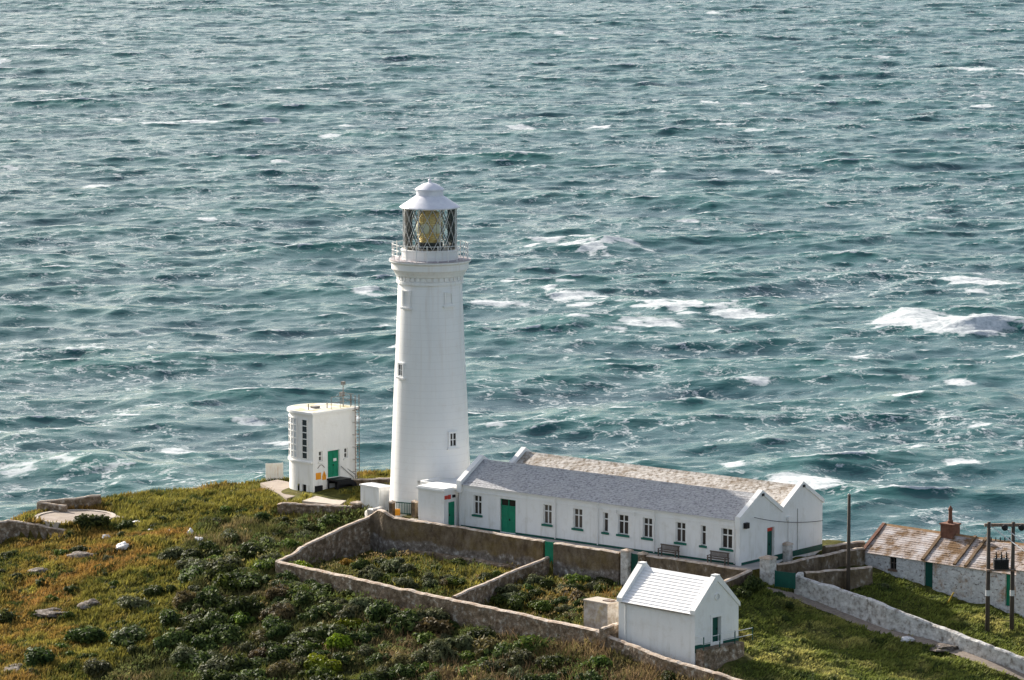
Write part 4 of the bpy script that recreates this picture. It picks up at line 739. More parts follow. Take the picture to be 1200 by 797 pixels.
for c_ in range(5):
    a0 = R(1 + c_ * 21); a1 = a0 + R(19); fr_ = MB()
    for z in [2.95 + k * .59 for k in range(7)]: q = curved(a0, a1, .06, z - .05, z + .05); fr_.add(q.v, q.f)
    for a_ in (a0, (a0 + a1) / 2, a1): q = curved(a_ - .015, a_ + .015, .055, 2.95, 6.5, 1); fr_.add(q.v, q.f)
    wf = fr_.build("window_strip", M['frame'], FT); curved(a0, a1, .015, 2.95, 6.5).build("pane", M['glassblock'], wf)
door(T_ff, *fd, FT, M['green'], depth=.22, leaves=2); slab(MB(), T_ff, fd[1] - .62, fd[1] - .25, 2.55, 2.8, -.16, -.14).build("notice", M['frame'], FT)
for o in (fw1, fw2): window(T_ff, *o, FT, depth=.16, cols=1, tr=.5, sill=M['white'])
sg = frect(370, 376, 550, 556.5); slab(MB(), T_ff, sg[0], sg[1], 1.15, 1.75, .003, .03).build("warning_sign", M['orange'], FT)
sg = frect(377.5, 382, 550, 557); q = MB(); q.extr([(sg[0], 1.05), (sg[1], 1.05), (sg[1], 1.4), ((sg[0] + sg[1]) / 2, 1.85), (sg[0], 1.4)], 'y', -.03, -.003); ws = q.build("warning_sign", M['orange'], FT)
q = MB(); mid = (sg[0] + sg[1]) / 2; q.extr([(mid - .04, 1.25), (mid + .02, 1.42), (mid - .02, 1.44), (mid + .05, 1.65), (mid + .01, 1.46), (mid + .05, 1.44)], 'y', -.036, -.031); q.build("bolt_symbol", M['black'], ws)
sg = frect(372, 380, 541, 546); q = MB(); q.tube([(sg[0] + (sg[1] - sg[0]) * t, -.03, 2.15 + .28 * math.sin(math.pi * t)) for t in np.linspace(0, 1, 9)], .035, 5); q.build("hose_hook", M['steel'], FT)
# steps
stp = MB(); x0 = fd[0] - .15; x1 = fd[1] + .1
stp.box(x0, -1.4, .98, x1, -.02, 1.12)
for k in range(5): stp.box(x1 + k * .27, -1.4, .93 - k * .19 - .08, x1 + k * .27 + .3, -.25, .93 - k * .19)
for y in (-1.44, -.28): stp.extr([(x0, .70), (x0, 1.0), (x1, 1.0), (x1 + 1.5, .06), (x1 + 1.5, -.2), (x1 + 1.1, -.2), (x1 - .15, .60)], 'y', y, y + .05)
stp.box(x0 + .05, -1.4, -.2, x0 + .15, -1.3, .98); stp.box(x0 + .05, -.2, -.2, x0 + .15, -.1, .98); stp.extr([(x0 + .2, -.2), (x0 + .2, .9), (x1, .9), (x1 + 1.2, 0), (x1 + 1.2, -.2)], 'y', -.9, -.85)
stp.build("steps", M['black'], FT)
hr = MB(); hr.tube([(fd[1] + .1, -.1, 2.05), (fd[1] + 1.6, -.1, .9)], .03, 6); hr.tube([(fd[1] + 1.6, -.1, .9), (fd[1] + 1.6, -.1, 0)], .03, 6); hr.tube([(fd[1] - .3, -1.35, 2.0), (fd[1] + .9, -1.35, 1.2), (fd[1] + .9, -1.35, 0)], .03, 6); hr.build("handrail", M['steel'], FT)
# roof ladder, rail and mast
ld = MB(); lx = FWd - .25
for s in (-.24, .24): ld.tube([(lx + s, -.35, 0), (lx + s, -.35, FH + 1.35)], .035, 6)
for k in range(22): ld.tube([(lx - .24, -.35, .3 + k * .32), (lx + .24, -.35, .3 + k * .32)], .02, 5)
for k in range(6):
    z = 1.4 + k * 1.1; ld.tube([(lx - .24, -.35, z), (lx - .24, 0, z)], .025, 5); ld.tube([(lx + .24, -.35, z), (lx + .24, 0, z)], .025, 5)
ld.build("roof_ladder", M['rusty'], FT)
rr2 = MB(); pts = [(lx - .24, .25), (lx - 1.5, .25), (lx - 2.6, .25)]
for x, y in pts + [(lx + .2, .6), (lx + .2, 1.8)]: rr2.tube([(x, y, FH + .2), (x, y, FH + 1.35)], .025, 5)
for z in (.8, 1.33): rr2.tube([(x, y, FH + z) for x, y in pts], .02, 5); rr2.tube([(lx + .2, .25, FH + z), (lx + .2, 1.8, FH + z)], .02, 5)
rr2.build("roof_rail", M['rusty'], FT)
ms = MB(); ms.tube([(lx - .6, .8, FH + .2), (lx - .6, .8, FH + 2.2)], .045, 6); ms.box(lx - .75, .65, FH + 2.2, lx - .45, .95, FH + 2.5); ms.box(lx - .9, .7, FH + 1.2, lx - .5, 1.0, FH + 1.55); ms.build("camera_mast", M['steel'], FT)
MB().box(1.8, 1.7, FH + .24, 2.5, 2.2, FH + .42).build("roof_hatch", M['steel'], FT); 
for x, y in ((1.0, 1.6), (2.9, 1.2)): MB().tube([(x, y, FH + .24), (x, y, FH + .75)], .05, 6).build("roof_vent", M['steel'], FT)

# things round the foot of the tower
kp = P(444, 598, -.35); kk = thing("equipment_kiosk", "white rendered equipment box between fog signal tower and lighthouse", "equipment box", (kp[0], kp[1], -.6), FA - R(2))
MB().box(0, 0, 0, 1.35, 2.35, 2.15).build("box_wall", M['white'], kk); MB().box(-.08, -.08, 2.15, 1.43, 2.43, 2.27).build("box_lid", M['coping'], kk)
f = MB(); ring_frame(f, lambda s, t, d: (s, -d, t), .2, 1.15, .15, 1.95, .07, 0, .04); f.build("door", M['coping'], kk)
pp = P(311.5, 563, -.8); pn = thing("sheet_screen", "rust streaked white metal screen standing left of the fog signal tower", "screen", (pp[0], pp[1], -1.0), R(12))
MB().box(0, -.03, .15, 1.6, .03, 1.75).build("sheet", mat("rust_streaked_sheet", (.75, .72, .66), (.68, .60, .50), (.35, .18, .08), scale=2.5, rough=.6, streak=(3, 3, .5), ramp=(.5, .62)), pn)
for x in (.08, 1.5): MB().box(x, .03, -.2, x + .08, .1, 1.8).build("post", M['steel'], pn)
def slab_thing(name, label, cat, pix, z, h, m, base=None):
    pts = [P(a, b_, z) for a, b_ in pix]; o = pts[0]; q = MB(); q.prism([(p[0] - o[0], p[1] - o[1]) for p in pts], -h, 0); ob = q.build(name, m); ob.location = (o[0], o[1], z); return tag(ob, label, cat)
slab_thing("concrete_plinth", "sloping brown concrete base beneath the white screen and fog signal tower", "plinth", [(305, 566), (325, 562), (345, 566), (350, 580), (336, 584)], -.45, 1.2, M['concrete'])
slab_thing("concrete_slab", "cream concrete cover slab behind the low whitewashed wall", "slab", [(354, 587), (372, 580.5), (410, 584), (398, 591.5)], -.35, .8, M['rim'])
stone_wall("low_wall", "low weathered wall with a rounded end below the fog signal tower", [W(327, 590.5, -.35), W(331, 589, -.2), W(370, 590.5, -.2), (W(413, 593, -.2))], .4, lambda x, y: gz(x, y) - .5, M['wall'], M['wallcap'], seed=14)
pillar("square lichen stained pillar at the end of the low weathered wall", W(419, 604, -1.1), .9, 1.15, -1.2, M['wall'])
stone_wall("low_wall", "tumbled rubble heap where garden walls meet below the white box", [W(430, 600, -.1), W(437, 598, .3), W(446, 597.5, .2)], .7, lambda x, y: gz(x, y) - .4, M['wallwhite'], M['wallwhite'], seed=15, jit=.2)
stone_wall("low_wall", "stone wall at the cliff edge between fog signal tower and lighthouse", [W(414, 561, .6), W(435, 560.5, .7), W(470, 559, .8)], .4, lowbase(-1.0), M['wallbrown'], M['wallcap'], seed=16)
gate("tower_gate", "low green barred gate at the foot of the lighthouse", W(462, 604, -.2)[:2], W(483, 606, -.2)[:2], -.1, 1.05, M['darkgreen'], bars=True)
pillar("dark stone gatepost on the porch side of the green barred gate", W(486, 606, 0), .42, 1.35, -.1, M['wallbrown']); pillar("dark stone gatepost on the sea side of the green barred gate", W(459.5, 603, 0), .42, 1.1, -.1, M['wallbrown'])
tag(MB().box(-.22, -.1, 0, .22, .1, .55).build("marker_board", M['orange'], None, False, tuple(P(466, 604, .15))), "small orange board fixed beside the green barred gate", "board")

# concrete landing pad and walls on the left headland
pc_ = P(88, 605, -2.3); pad = thing("concrete_pad", "round concrete pad with a raised pale rim on the grassy headland", "concrete pad", (pc_[0], pc_[1], -2.55))
MB().lathe([(.01, .20), (3.3, .19), (3.35, .0), (3.35, -.9)], 48).build("slab", M['concrete'], pad); MB().lathe([(3.25, .1), (3.25, .27), (3.6, .27), (3.62, -.9)], 48).build("rim", M['rim'], pad)
MB().box(3.0, -.6, -.6, 5.6, .5, .23).build("apron", M['rim'], pad)
stone_wall("edge_wall", "low L shaped wall at the cliff edge behind the round concrete pad", [W(78, 592, -1.75), W(45, 587.5, -1.6), W(48, 586.8, -1.55), W(85, 583.5, -1.4), W(118, 579.5, -1.25)], .35, lowbase(-4), M['wall'], M['wallcap'], seed=18)
stone_wall("retaining_wall", "grey retaining wall stepping down at the far left of the headland", [W(-40, 617, -2.5), W(9, 609.5, -2.4), W(30, 611.5, -2.45), W(78, 620.5, -2.8)], .4, lowbase(-5.2), M['wall'], M['wallcap'], seed=19)

# ================================================================== COTTAGE
CO = P(1010.7, 645.4, 0); CA = math.atan2(-8.2, 8.9); CU = np.array([math.cos(CA), math.sin(CA), 0]); CV = np.array([-CU[1], CU[0], 0]); CL, CW = 15.6, 5.4; CB = -4.2
CT = thing("stone_cottage", "old limewashed stone cottage with an orange lichened slate roof and green doors", "cottage", (CO[0], CO[1], CB), CA)
ce = -CB; cp = ce + 1.85
def c_s(px, py): p = on_plane(px, py, CO, CV) - CO; return p @ CU, p[2] - CB
cws0, _ = c_s(1042.5, 660); cws1, _ = c_s(1050.5, 660); cd0, _ = c_s(1083, 670); cd1, _ = c_s(1093, 670); ce0, _ = c_s(1178, 690); ce1, _ = c_s(1184, 690)
_, wt = c_s(1046, 653); _, wb = c_s(1046, 667); _, dt = c_s(1088, 658.5); _, db = c_s(1088, 686); _, dt2 = c_s(1181, 671); _, db2 = c_s(1181, 706)
cop = [(cws0, cws1, wb, wt), (cd0, cd1, db - .3, dt), (ce0, ce1, db2 - .3, dt2)]
T_c = lambda s, t, d: (s, -d, t)
cw = MB(); facade(cw, T_c, CL, ce, cop, .25); cw.quad((0, 0, 0), (0, CW, 0), (0, CW, ce), (0, CW / 2, cp), (0, 0, ce)); cw.quad((CL, 0, 0), (CL, CW, 0), (CL, CW, ce), (CL, CW / 2, cp), (CL, 0, ce)); cw.quad((0, CW, 0), (CL, CW, 0), (CL, CW, ce), (0, CW, ce))
cwm = mat("flaking_limewash", (.16, .13, .11), (.60, .58, .57), (.66, .65, .64), scale=2.6, rough=.95, ramp=(.37, .44), streak=(1, 1, 1.8), stones=(2.6, .35), bump=.05, bscale=5, grime=((.36, .22, .13), .45, .52, .62, .8), detail=10)
cw.build("wall", cwm, CT)
f = window(T_c, *cop[0], CT, depth=.2, cols=2, tr=.5, sill=M['rusty'], fm=M['wood'], bw=.028); 
for o in cop[1:]:
    do = slab(MB(), T_c, o[0], o[1], o[2], o[3], -.24, -.16).build("door", M['darkgreen'] if o is cop[1] else M['green'], CT); slab(MB(), T_c, o[1] - .14, o[1] - .09, o[2] + 1.2, o[2] + 1.32, -.16, -.1).build("handle", M['black'], do)
rb = MB(); courses(rb, .2, CL - .2, -.12, ce - .08, CW / 2, cp, 14, .03, .015, 21); courses(rb, .2, CL - .2, CW + .12, ce - .08, CW / 2, cp, 12, .03, .015, 22); cr_ = rb.build("roof", M['slaterust'], CT)
MB().extr([(CW / 2 - .17, cp - .1), (CW / 2, cp + .08), (CW / 2 + .17, cp - .1)], 'x', 0, CL).build("ridge_tiles", mat("ridge_lichen", (.22, .12, .05), (.32, .2, .11), scale=4, rough=.95), cr_)
for x0 in (-.06, CL - .24): 
    c = MB(); c.extr([(-.15, ce - .12), (-.15, ce + .08), (CW / 2, cp + .13), (CW + .15, ce + .08), (CW + .15, ce - .12), (CW / 2, cp - .08)], 'x', x0, x0 + .3); c.build("verge", M['brickred'] if x0 < 0 else M['wallwhite'], CT)  # left verge takes the dark brick colour to paint its shadow
for px in (1098, 1140, 1155):   # stone ribs running up the front slope, shade put into their dark brown
    s = {1098: c_s(1083, 657)[0] - .1, 1140: c_s(1119, 661)[0], 1155: c_s(1132, 663)[0]}[px]
    q = MB(); q.add([(s + dx, -.1 + (CW / 2 + .1) * t, ce - .06 + (cp - ce + .06) * t + h) for t in (0, 1) for dx in (-.14, .14) for h in (0, .16)], [(0, 1, 3, 2), (4, 6, 7, 5), (1, 5, 7, 3), (0, 4, 5, 1), (2, 3, 7, 6)]); q.build("roof_rib", M['brickred'] if px < 0 else mat("shaded_rib", (.10, .06, .03), (.19, .12, .065), scale=4, rough=.95), cr_)
sx = c_s(1107, 660)[0] - 1.5; ch = MB(); ch.box(sx - .6, CW / 2 - .5, cp - .5, sx + .6, CW / 2 + .5, cp + .75); ch.box(sx - .68, CW / 2 - .58, cp + .75, sx + .68, CW / 2 + .58, cp + .87)
co_ = ch.build("chimney", M['brickred'], cr_)
q = MB().lathe([(.24, cp + .87), (.24, cp + 1.05), (.16, cp + 1.15), (.15, cp + 1.9), (.2, cp + 1.92), (.2, cp + 2.0), (.12, cp + 2.15), (.01, cp + 2.3)], 14, (sx, CW / 2, 0)); q.build("chimney_pot", M['brickred'], cr_)
cot2o = CO + CU * (CL + .02); c2 = thing("stone_outbuilding", "limewashed rubble outbuilding joined to the right end of the cottage", "outbuilding", (cot2o[0], cot2o[1], CB - .6), CA)
q = MB(); q.box(0, -.5, 0, 5.5, CW, 5.3); q.build("wall", cwm, c2); q = MB(); courses(q, -.05, 5.6, -.65, 5.25, CW / 2, 6.6, 8, .03, .02, 31); courses(q, -.05, 5.6, CW + .1, 5.25, CW / 2, 6.6, 8, .03, .02, 33); q.extr([(-.5, 5.3), (CW, 5.3), (CW / 2, 6.58)], 'x', 0, 5.5); q.build("roof", M['slaterust'], c2)

# ================================================================== POLES AND WIRES
pa = P(1157, 742, -3.9); pb_ = P(1185.5, 742, -3.9); hd = pb_ - pa; HLg = np.hypot(hd[0], hd[1])
HP = thing("power_pole", "twin legged timber power pole carrying a transformer before the cottage", "power pole", (pa[0], pa[1], pa[2]), math.atan2(hd[1], hd[0]))
hp = 8.75
for x in (0, HLg):
    po_ = MB().tube([(x, 0, -1), (x, 0, hp)], [.19, .14], 12).build("pole", M['pole'], HP, True); MB().tube([(x, 0, 2.95), (x, 0, 3.4)], [.183, .18], 12).build("band", M['cable'], po_)
MB().box(-.35, -.12, hp - .35, HLg + .85, .12, hp - .12).build("crossarm", M['rusty'], HP); MB().box(.1, -.05, hp - 1.55, HLg - .1, .05, hp - 1.45).build("brace", M['rusty'], HP)
MB().box(-.2, -.5, 4.95, HLg + .2, .5, 5.08).build("platform", M['rusty'], HP)
tr_ = MB(); tr_.box(.42, -.4, 5.08, 1.55, .4, 5.85); 
for k in range(7): tr_.box(.45 + k * .15, -.5, 5.2, .5 + k * .15, -.4, 5.75)
to = tr_.build("transformer", M['black'], HP)
for x in (.6, 1.0, 1.4): MB().lathe([(.06, 5.85), (.11, 5.95), (.06, 6.0), (.11, 6.1), (.05, 6.15), (.04, 6.4)], 10, (x, 0, 0)).build("bushing", M['black'], to)
for x, z in ((1.2, hp - .5), (HLg + .6, hp - .5)): c = MB().lathe([(.01, -.2), (.24, -.18), (.24, .18), (.01, .2)], 16); Mx = Matrix.Translation((x, -.2, z + .1)) @ Matrix.Rotation(R(90), 4, 'X'); c.v = [tuple(Mx @ Vector(p)) for p in c.v]; c.build("insulator", M['black'], HP)
for k in range(5): MB().tube([(.2 + k * .35, 0, hp - 1.45), (.2 + k * .35, 0, hp - 1.2)], .05, 6).build("insulator", M['black'], HP)
def wire(label, a, b_, r_=.018, sag=0.3, m=None, name="wire", group=None):
    a = np.array(a); b_ = np.array(b_); q = MB().tube([tuple(a + (b_ - a) * t - np.array([0, 0, sag * 4 * t * (1 - t)])) for t in np.linspace(0, 1, 12)], r_, 5).build(name, m or M['cable']); return tag(q, label, "wire", group)
ptop = lambda x, z: np.array([pa[0], pa[1], pa[2] + z]) + hd / HLg * x
wire("pale wire slanting right from the nearer leg of the twin pole", ptop(.3, hp - .4), ptop(.3, hp - .4) + np.array([9, -14, -4.8]), .042); wire("pale wire slanting right from between the legs of the twin pole", ptop(1.3, hp - .5), ptop(1.3, hp - .5) + np.array([9, -14, -4.8]), .042); wire("pale wire leaving the outer end of the crossarm", ptop(2.6, hp - .3), ptop(2.6, hp - .3) + np.array([9, -14, -4.5]), .035)
ga = P(1110, 708, -2.9); wire("thin stay wire from the twin pole to the lawn", ptop(0, hp - .6), ga, .014, 0, M['steel'], "stay_wire")
gt = ga + (ptop(0, hp - .6) - ga) * .16; tag(MB().tube([tuple(ga), tuple(gt)], .06, 6).build("stay_guard", M['yellow']), "yellow guard sleeve at the foot of the stay wire", "guard")
sp = P(994, 690, -1.6); s_ = thing("telegraph_pole", "single tall dark timber pole behind the yard gates", "pole", tuple(sp)); MB().tube([(0, 0, -1), (0, 0, 7.55)], [.17, .12], 12).build("pole_shaft", M['pole'], s_, True); MB().lathe([(.13, 7.5), (.13, 7.58), (.01, 7.66)], 10).build("pole_cap", M['steel'], s_)

# ================================================================== ROCKS
def rock(px, py, wpx, hr, m, label, flat=.5, seed=0, z=None, name="boulder", cat="rock", aspect=.7):
    zz = -3.0
    for _ in range(8): p = P(px, py, zz); zz = gz(p[0], p[1])
    r = wpx / 13.8 / 2; n_ = 14; V = []; q = MB()
    for i in range(n_ + 1):
        for j in range(20):
            th = math.pi * i / n_; ph = 2 * math.pi * j / 20; d = np.array([math.sin(th) * math.cos(ph), math.sin(th) * math.sin(ph), math.cos(th)])
            k = 1 + .34 * vnoise(np.array([d[0] * 1.3 + d[2] * 2.1]), np.array([d[1] * 1.3 + seed * 7.3 - d[2]]), seed + 3, 4, 1.3)[0]; V.append((d[0] * r * k, d[1] * r * aspect * k * 1.4, d[2] * r * flat * k * hr))
    q.add(V, [(i * 20 + j, i * 20 + (j + 1) % 20, (i + 1) * 20 + (j + 1) % 20, (i + 1) * 20 + j) for i in range(n_) for j in range(20)])
    o = q.build(name, m, None, False); smooth_by_angle(o, 28); o.location = (p[0], p[1], zz + (r * flat * hr * .1 if m is not M['rock'] else -.05)); o.rotation_euler = (0, 0, seed * 1.7); tag(o, label, cat); return o
rock(125, 634, 11, 1.3, M['whiterock'], "smaller of the two white boulders on the hill below the concrete pad", .6, 1)
rock(144, 637, 15, 1.3, M['whiterock'], "larger rounded white boulder beside a small dark bush", .6, 2)
rock(233, 635, 14, 1.2, M['whiterock'], "whitewashed stone lying beside the upright white stone", .55, 3); rock(223, 628, 8, 2.2, M['whiterock'], "upright pointed white stone on the hill above the bushes", .8, 4)
rock(162, 611, 12, .6, M['whiterock'], "flat pale slab lying right of the concrete pad", .3, 5); rock(177, 617, 9, 1, M['whiterock'], "small flat white stone on the open grass, left of two", .35, 6); rock(197, 622, 10, .7, M['whiterock'], "small flat white stone on the open grass, right of two", .3, 7)
for i, (a, b_, c, h, l) in enumerate([q for q in [(98, 653, 44, .7, "long pale outcrop below the white boulders"), (46, 669, 26, .8, "low brown outcrop high on the left slope"), (105, 718, 34, 1.0, "humped outcrop above the big dark bushes at left"), (62, 726, 46, .5, "flat dark ledge of rock in the orange heath"), (10, 692, 30, .7, "grey outcrop at the left edge of the hill"), (158, 783, 34, .8, "brown grey outcrop low on the slope among bushes"), (18, 783, 34, .6, "pale outcrop at the bottom left corner"), (134, 741, 12, .8, "little pale stone beside the big dark bushes"), (72, 797, 24, .7, "stone at the bottom edge of the slope"), (103, 690, 26, .4, "thin weathered ledge mid slope on the left")] if q[0] not in (10, 72, 103, 158)]): rock(a, b_, c * .75, h, M['rock'], l, .55, 20 + i, name="outcrop", aspect=.9)
rock(1062, 763, 16, .8, M['whiterock'], "pale flat stone in the lawn below the long white wall", .4, 41); rock(1105, 766, 30, .7, M['rock'], "low grey outcrop in the lawn beside the path", .4, 42); rock(120, 577, 20, 1.2, M['rock'], "rough rocks at the cliff edge by the end of the L shaped wall", .6, 43)
rock(352, 657, 14, 1.2, M['wall'], "stone block inside the left corner of the garden", .7, 44); rock(660, 657, 14, .8, M['wallcap'], "pale stone step at the foot of the small green gate", .45, 45)

# ================================================================== BUSHES
KIND = {'dark': ((.020, .034, .009), (.115, .140, .036)), 'grey': ((.045, .052, .020), (.17, .18, .085)), 'olive': ((.065, .052, .018), (.21, .165, .07)), 'lime': ((.08, .11, .008), (.26, .30, .02)), 'green': ((.03, .055, .010), (.145, .185, .030)), 'orange': ((.20, .10, .02), (.34, .20, .03))}  # dark and light leaf tones, the light one raised for sunlit tips
def bush_mesh(kind, seed):
    r = np.random.default_rng(seed); c0, c1 = [np.array(q) for q in KIND[kind]]; lob = [(np.array([0, 0, .38]), .45)]
    for k in range(r.integers(9, 14)):
        a = r.random() * 6.283; d = .30 + .42 * r.random(); lob.append((np.array([d * math.cos(a), d * math.sin(a), .20 + .42 * r.random() * (1.15 - d)]), .20 + .17 * r.random()))
    V, F, Cc = [], [], []; nl = 1100; 
    areas = np.array([l[1] ** 2 for l in lob]); pick = r.choice(len(lob), nl, p=areas / areas.sum()); u = r.normal(size=(nl, 3)); u[:, 2] = np.abs(u[:, 2]) * .9 + u[:, 2] * .1 if False else u[:, 2]; u /= np.linalg.norm(u, axis=1)[:, None]
    cen = np.array([l[0] for l in lob])[pick]; rad = np.array([l[1] for l in lob])[pick]; pos = cen + u * (rad * r.uniform(.72, 1.08, nl))[:, None]
    ok = pos[:, 2] > -.05; pos, u, pick = pos[ok], u[ok], pick[ok]; nl = len(pos)
    nrm = u + r.normal(size=(nl, 3)) * .55; nrm[:, 2] += .3; nrm /= np.linalg.norm(nrm, axis=1)[:, None]; t1 = np.cross(nrm, r.normal(size=(nl, 3))); t1 /= np.linalg.norm(t1, axis=1)[:, None]; t2 = np.cross(nrm, t1)
    sz = r.uniform(.045, .085, nl) * (1.25 if kind in ('dark', 'green', 'lime') else .9); ln_ = sz * (1.25 if kind in ('dark', 'lime', 'green') else 2.0)
    P4 = np.stack([pos - t1 * ln_[:, None], pos - t2 * sz[:, None] * .7 + nrm * .008, pos + t1 * ln_[:, None], pos + t2 * sz[:, None] * .7 + nrm * .008], 1).reshape(-1, 3)
    lt = r.random(len(lob)); mixv = np.clip(.5 * lt[pick] + .6 * r.random(nl) - .05, 0, 1); col = np.repeat(c0 + (c1 - c0) * mixv[:, None], 4, 0)
    verts_ = [P4]; cols_ = [col]; loops_ = [np.arange(nl * 4)]
    off = nl * 4
    for c, ra in lob:   # core added in each clump to block light, shade painted into its colour
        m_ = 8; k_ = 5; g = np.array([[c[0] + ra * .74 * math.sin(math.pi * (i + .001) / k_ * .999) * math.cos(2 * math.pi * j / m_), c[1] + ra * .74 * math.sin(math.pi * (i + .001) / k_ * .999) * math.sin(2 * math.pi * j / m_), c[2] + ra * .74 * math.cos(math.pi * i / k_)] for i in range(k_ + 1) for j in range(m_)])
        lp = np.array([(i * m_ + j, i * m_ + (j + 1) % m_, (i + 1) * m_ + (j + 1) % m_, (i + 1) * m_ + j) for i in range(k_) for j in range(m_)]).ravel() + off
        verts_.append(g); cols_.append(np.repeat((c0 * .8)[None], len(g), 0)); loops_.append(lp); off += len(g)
    return raw_mesh(kind + "_bush", np.concatenate(verts_), 4, np.concatenate(loops_), M['leaf'], {"tint": np.concatenate(cols_)}, False)
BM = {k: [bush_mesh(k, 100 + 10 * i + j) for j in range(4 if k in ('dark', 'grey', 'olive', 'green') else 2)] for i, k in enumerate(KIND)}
placed = []
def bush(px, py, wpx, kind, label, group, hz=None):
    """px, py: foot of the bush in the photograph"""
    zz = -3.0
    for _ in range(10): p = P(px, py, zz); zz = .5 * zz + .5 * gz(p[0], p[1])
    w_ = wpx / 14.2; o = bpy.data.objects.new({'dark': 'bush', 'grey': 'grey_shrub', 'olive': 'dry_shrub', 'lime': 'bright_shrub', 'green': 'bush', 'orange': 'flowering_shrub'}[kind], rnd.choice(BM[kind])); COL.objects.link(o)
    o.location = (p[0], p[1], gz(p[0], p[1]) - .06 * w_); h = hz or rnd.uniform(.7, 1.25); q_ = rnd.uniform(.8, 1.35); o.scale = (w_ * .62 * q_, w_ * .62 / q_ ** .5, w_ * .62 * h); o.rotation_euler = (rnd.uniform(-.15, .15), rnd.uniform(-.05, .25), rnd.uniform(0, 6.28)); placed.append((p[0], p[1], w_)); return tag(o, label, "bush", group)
single = [(286, 568, 30, 'dark', "broad dark bush at the cliff edge left of the white screen"), (218, 583, 18, 'dark', "dark bush near the skyline, left of the cliff edge bush"), (240, 585, 14, 'dark', "small dark bush between two larger ones near the skyline"), (253, 614, 17, 'dark', "round dark bush alone on the open grass, right of its smaller neighbour"), (241, 610, 13, 'dark', "small round dark bush alone on the open grass"), (310, 608, 19, 'dark', "dark bush left of the low weathered wall's rounded end"), (317, 585, 15, 'dark', "dark bush below the brown concrete base"), (265, 598, 14, 'green', "low green bush on the open grass below the skyline bush"),
          (112, 617, 34, 'dark', "wide dark bush at the near side of the round concrete pad"), (147, 618, 20, 'dark', "dark bush right of the round concrete pad"), (142, 628, 11, 'dark', "little dark bush just above the larger white boulder"), (204, 657, 34, 'grey', "grey green bush mid slope below the flat white stones"), (231, 692, 22, 'dark', "dark bush on its own at the edge of the scrub"), (181, 697, 22, 'dark', "dark round bush on the open mid slope"), (117, 668, 16, 'green', "small green bush below the long pale outcrop"),
          (157, 712, 40, 'grey', "large grey green bush in the middle of the hill"), (201, 730, 36, 'dark', "dark bush above the orange heath in the middle of the slope"), (150, 752, 46, 'dark', "biggest dark bush on the left slope, right of a pair"), (103, 750, 44, 'dark', "big dark bush below the humped outcrop"), (5, 730, 34, 'dark', "dark bush cut by the left edge of the photo"), (48, 778, 46, 'dark', "wide dark bush near the bottom left corner"), (110, 788, 38, 'grey', "grey shrub low on the left slope"), (126, 660, 18, 'grey', "small grey shrub beside the long pale outcrop"), (60, 705, 14, 'green', "small green bush above the flat dark ledge"), (72, 650, 16, 'green', "low green bush left of the long pale outcrop"),
          (882, 690, 30, 'dark', "dark bush tucked in the corner of the wall behind the hut"), (868, 700, 24, 'dark', "dark bush at the back corner of the hut"), (912, 700, 13, 'dark', "small dark bush in front of the yard gates"), (926, 712, 15, 'dark', "low dark bush at the top of the lawn"), (920, 727, 12, 'dark', "small dark clump on the lawn below the gates"), (1036, 690, 12, 'grey', "small pale shrub below the cottage window"), (330, 612, 14, 'dark', "dark bush before the low weathered wall"), (352, 614, 24, 'dark', "dark leafy bush against the middle of the low weathered wall"), (385, 614, 28, 'dark', "dark leafy bush at the right of the low weathered wall"), (405, 664, 18, 'orange', "orange flowered shrub inside the garden's left corner")]
for a in single: bush(*a[:4], a[4], "bushes on the island")
DEN = [(268, 633, 32, 'dark'), (245, 645, 24, 'dark'), (273, 662, 30, 'dark'), (297, 684, 44, 'dark'), (290, 648, 26, 'dark'), (315, 640, 26, 'grey'), (248, 712, 36, 'dark'), (285, 720, 40, 'dark'), (232, 745, 34, 'dark'), (265, 750, 38, 'dark'), (215, 775, 36, 'grey'), (330, 700, 34, 'olive'), (318, 740, 38, 'dark'), (352, 672, 28, 'lime'), (365, 690, 26, 'dark'), (400, 690, 24, 'dark'), (410, 700, 20, 'dark'), (385, 720, 40, 'dark'), (345, 760, 44, 'dark'), (405, 735, 30, 'lime'), (395, 760, 30, 'lime'), (375, 785, 34, 'lime'), (430, 755, 44, 'dark'), (450, 725, 40, 'dark'), (480, 740, 46, 'dark'), (300, 785, 40, 'dark'), (255, 790, 44, 'grey'), (590, 775, 36, 'dark'), (620, 760, 40, 'green'), (655, 780, 30, 'dark'), (785, 800, 26, 'dark'), (700, 785, 30, 'green'), (515, 775, 40, 'grey')]
for a in DEN: bush(*a, f"{dict(dark='dark green', grey='grey green', olive='dry olive', lime='bright yellow green', green='mid green')[a[3]]} bush in the dense scrub below the garden wall", f"{a[3]} bushes in the scrub below the garden wall".replace('lime', 'bright'))
SEGS = []
for line in (GL, RW, LW, [P(646, 650, -.75)[:2], P(532, 698, -1.75)[:2]], [RW[2], P(845, 682, -.2)[:2], P(820, 692, -.5)[:2]]):
    SEGS += [(np.array(a[:2]), np.array(b_[:2])) for a, b_ in zip(line[:-1], line[1:])]
def nearwall(x, y, d=.75):
    p = np.array([x, y])
    for a, b_ in SEGS:
        t = np.clip((p - a) @ (b_ - a) / ((b_ - a) @ (b_ - a)), 0, 1)
        if np.hypot(*(a + (b_ - a) * t - p)) < d: return True
    return False
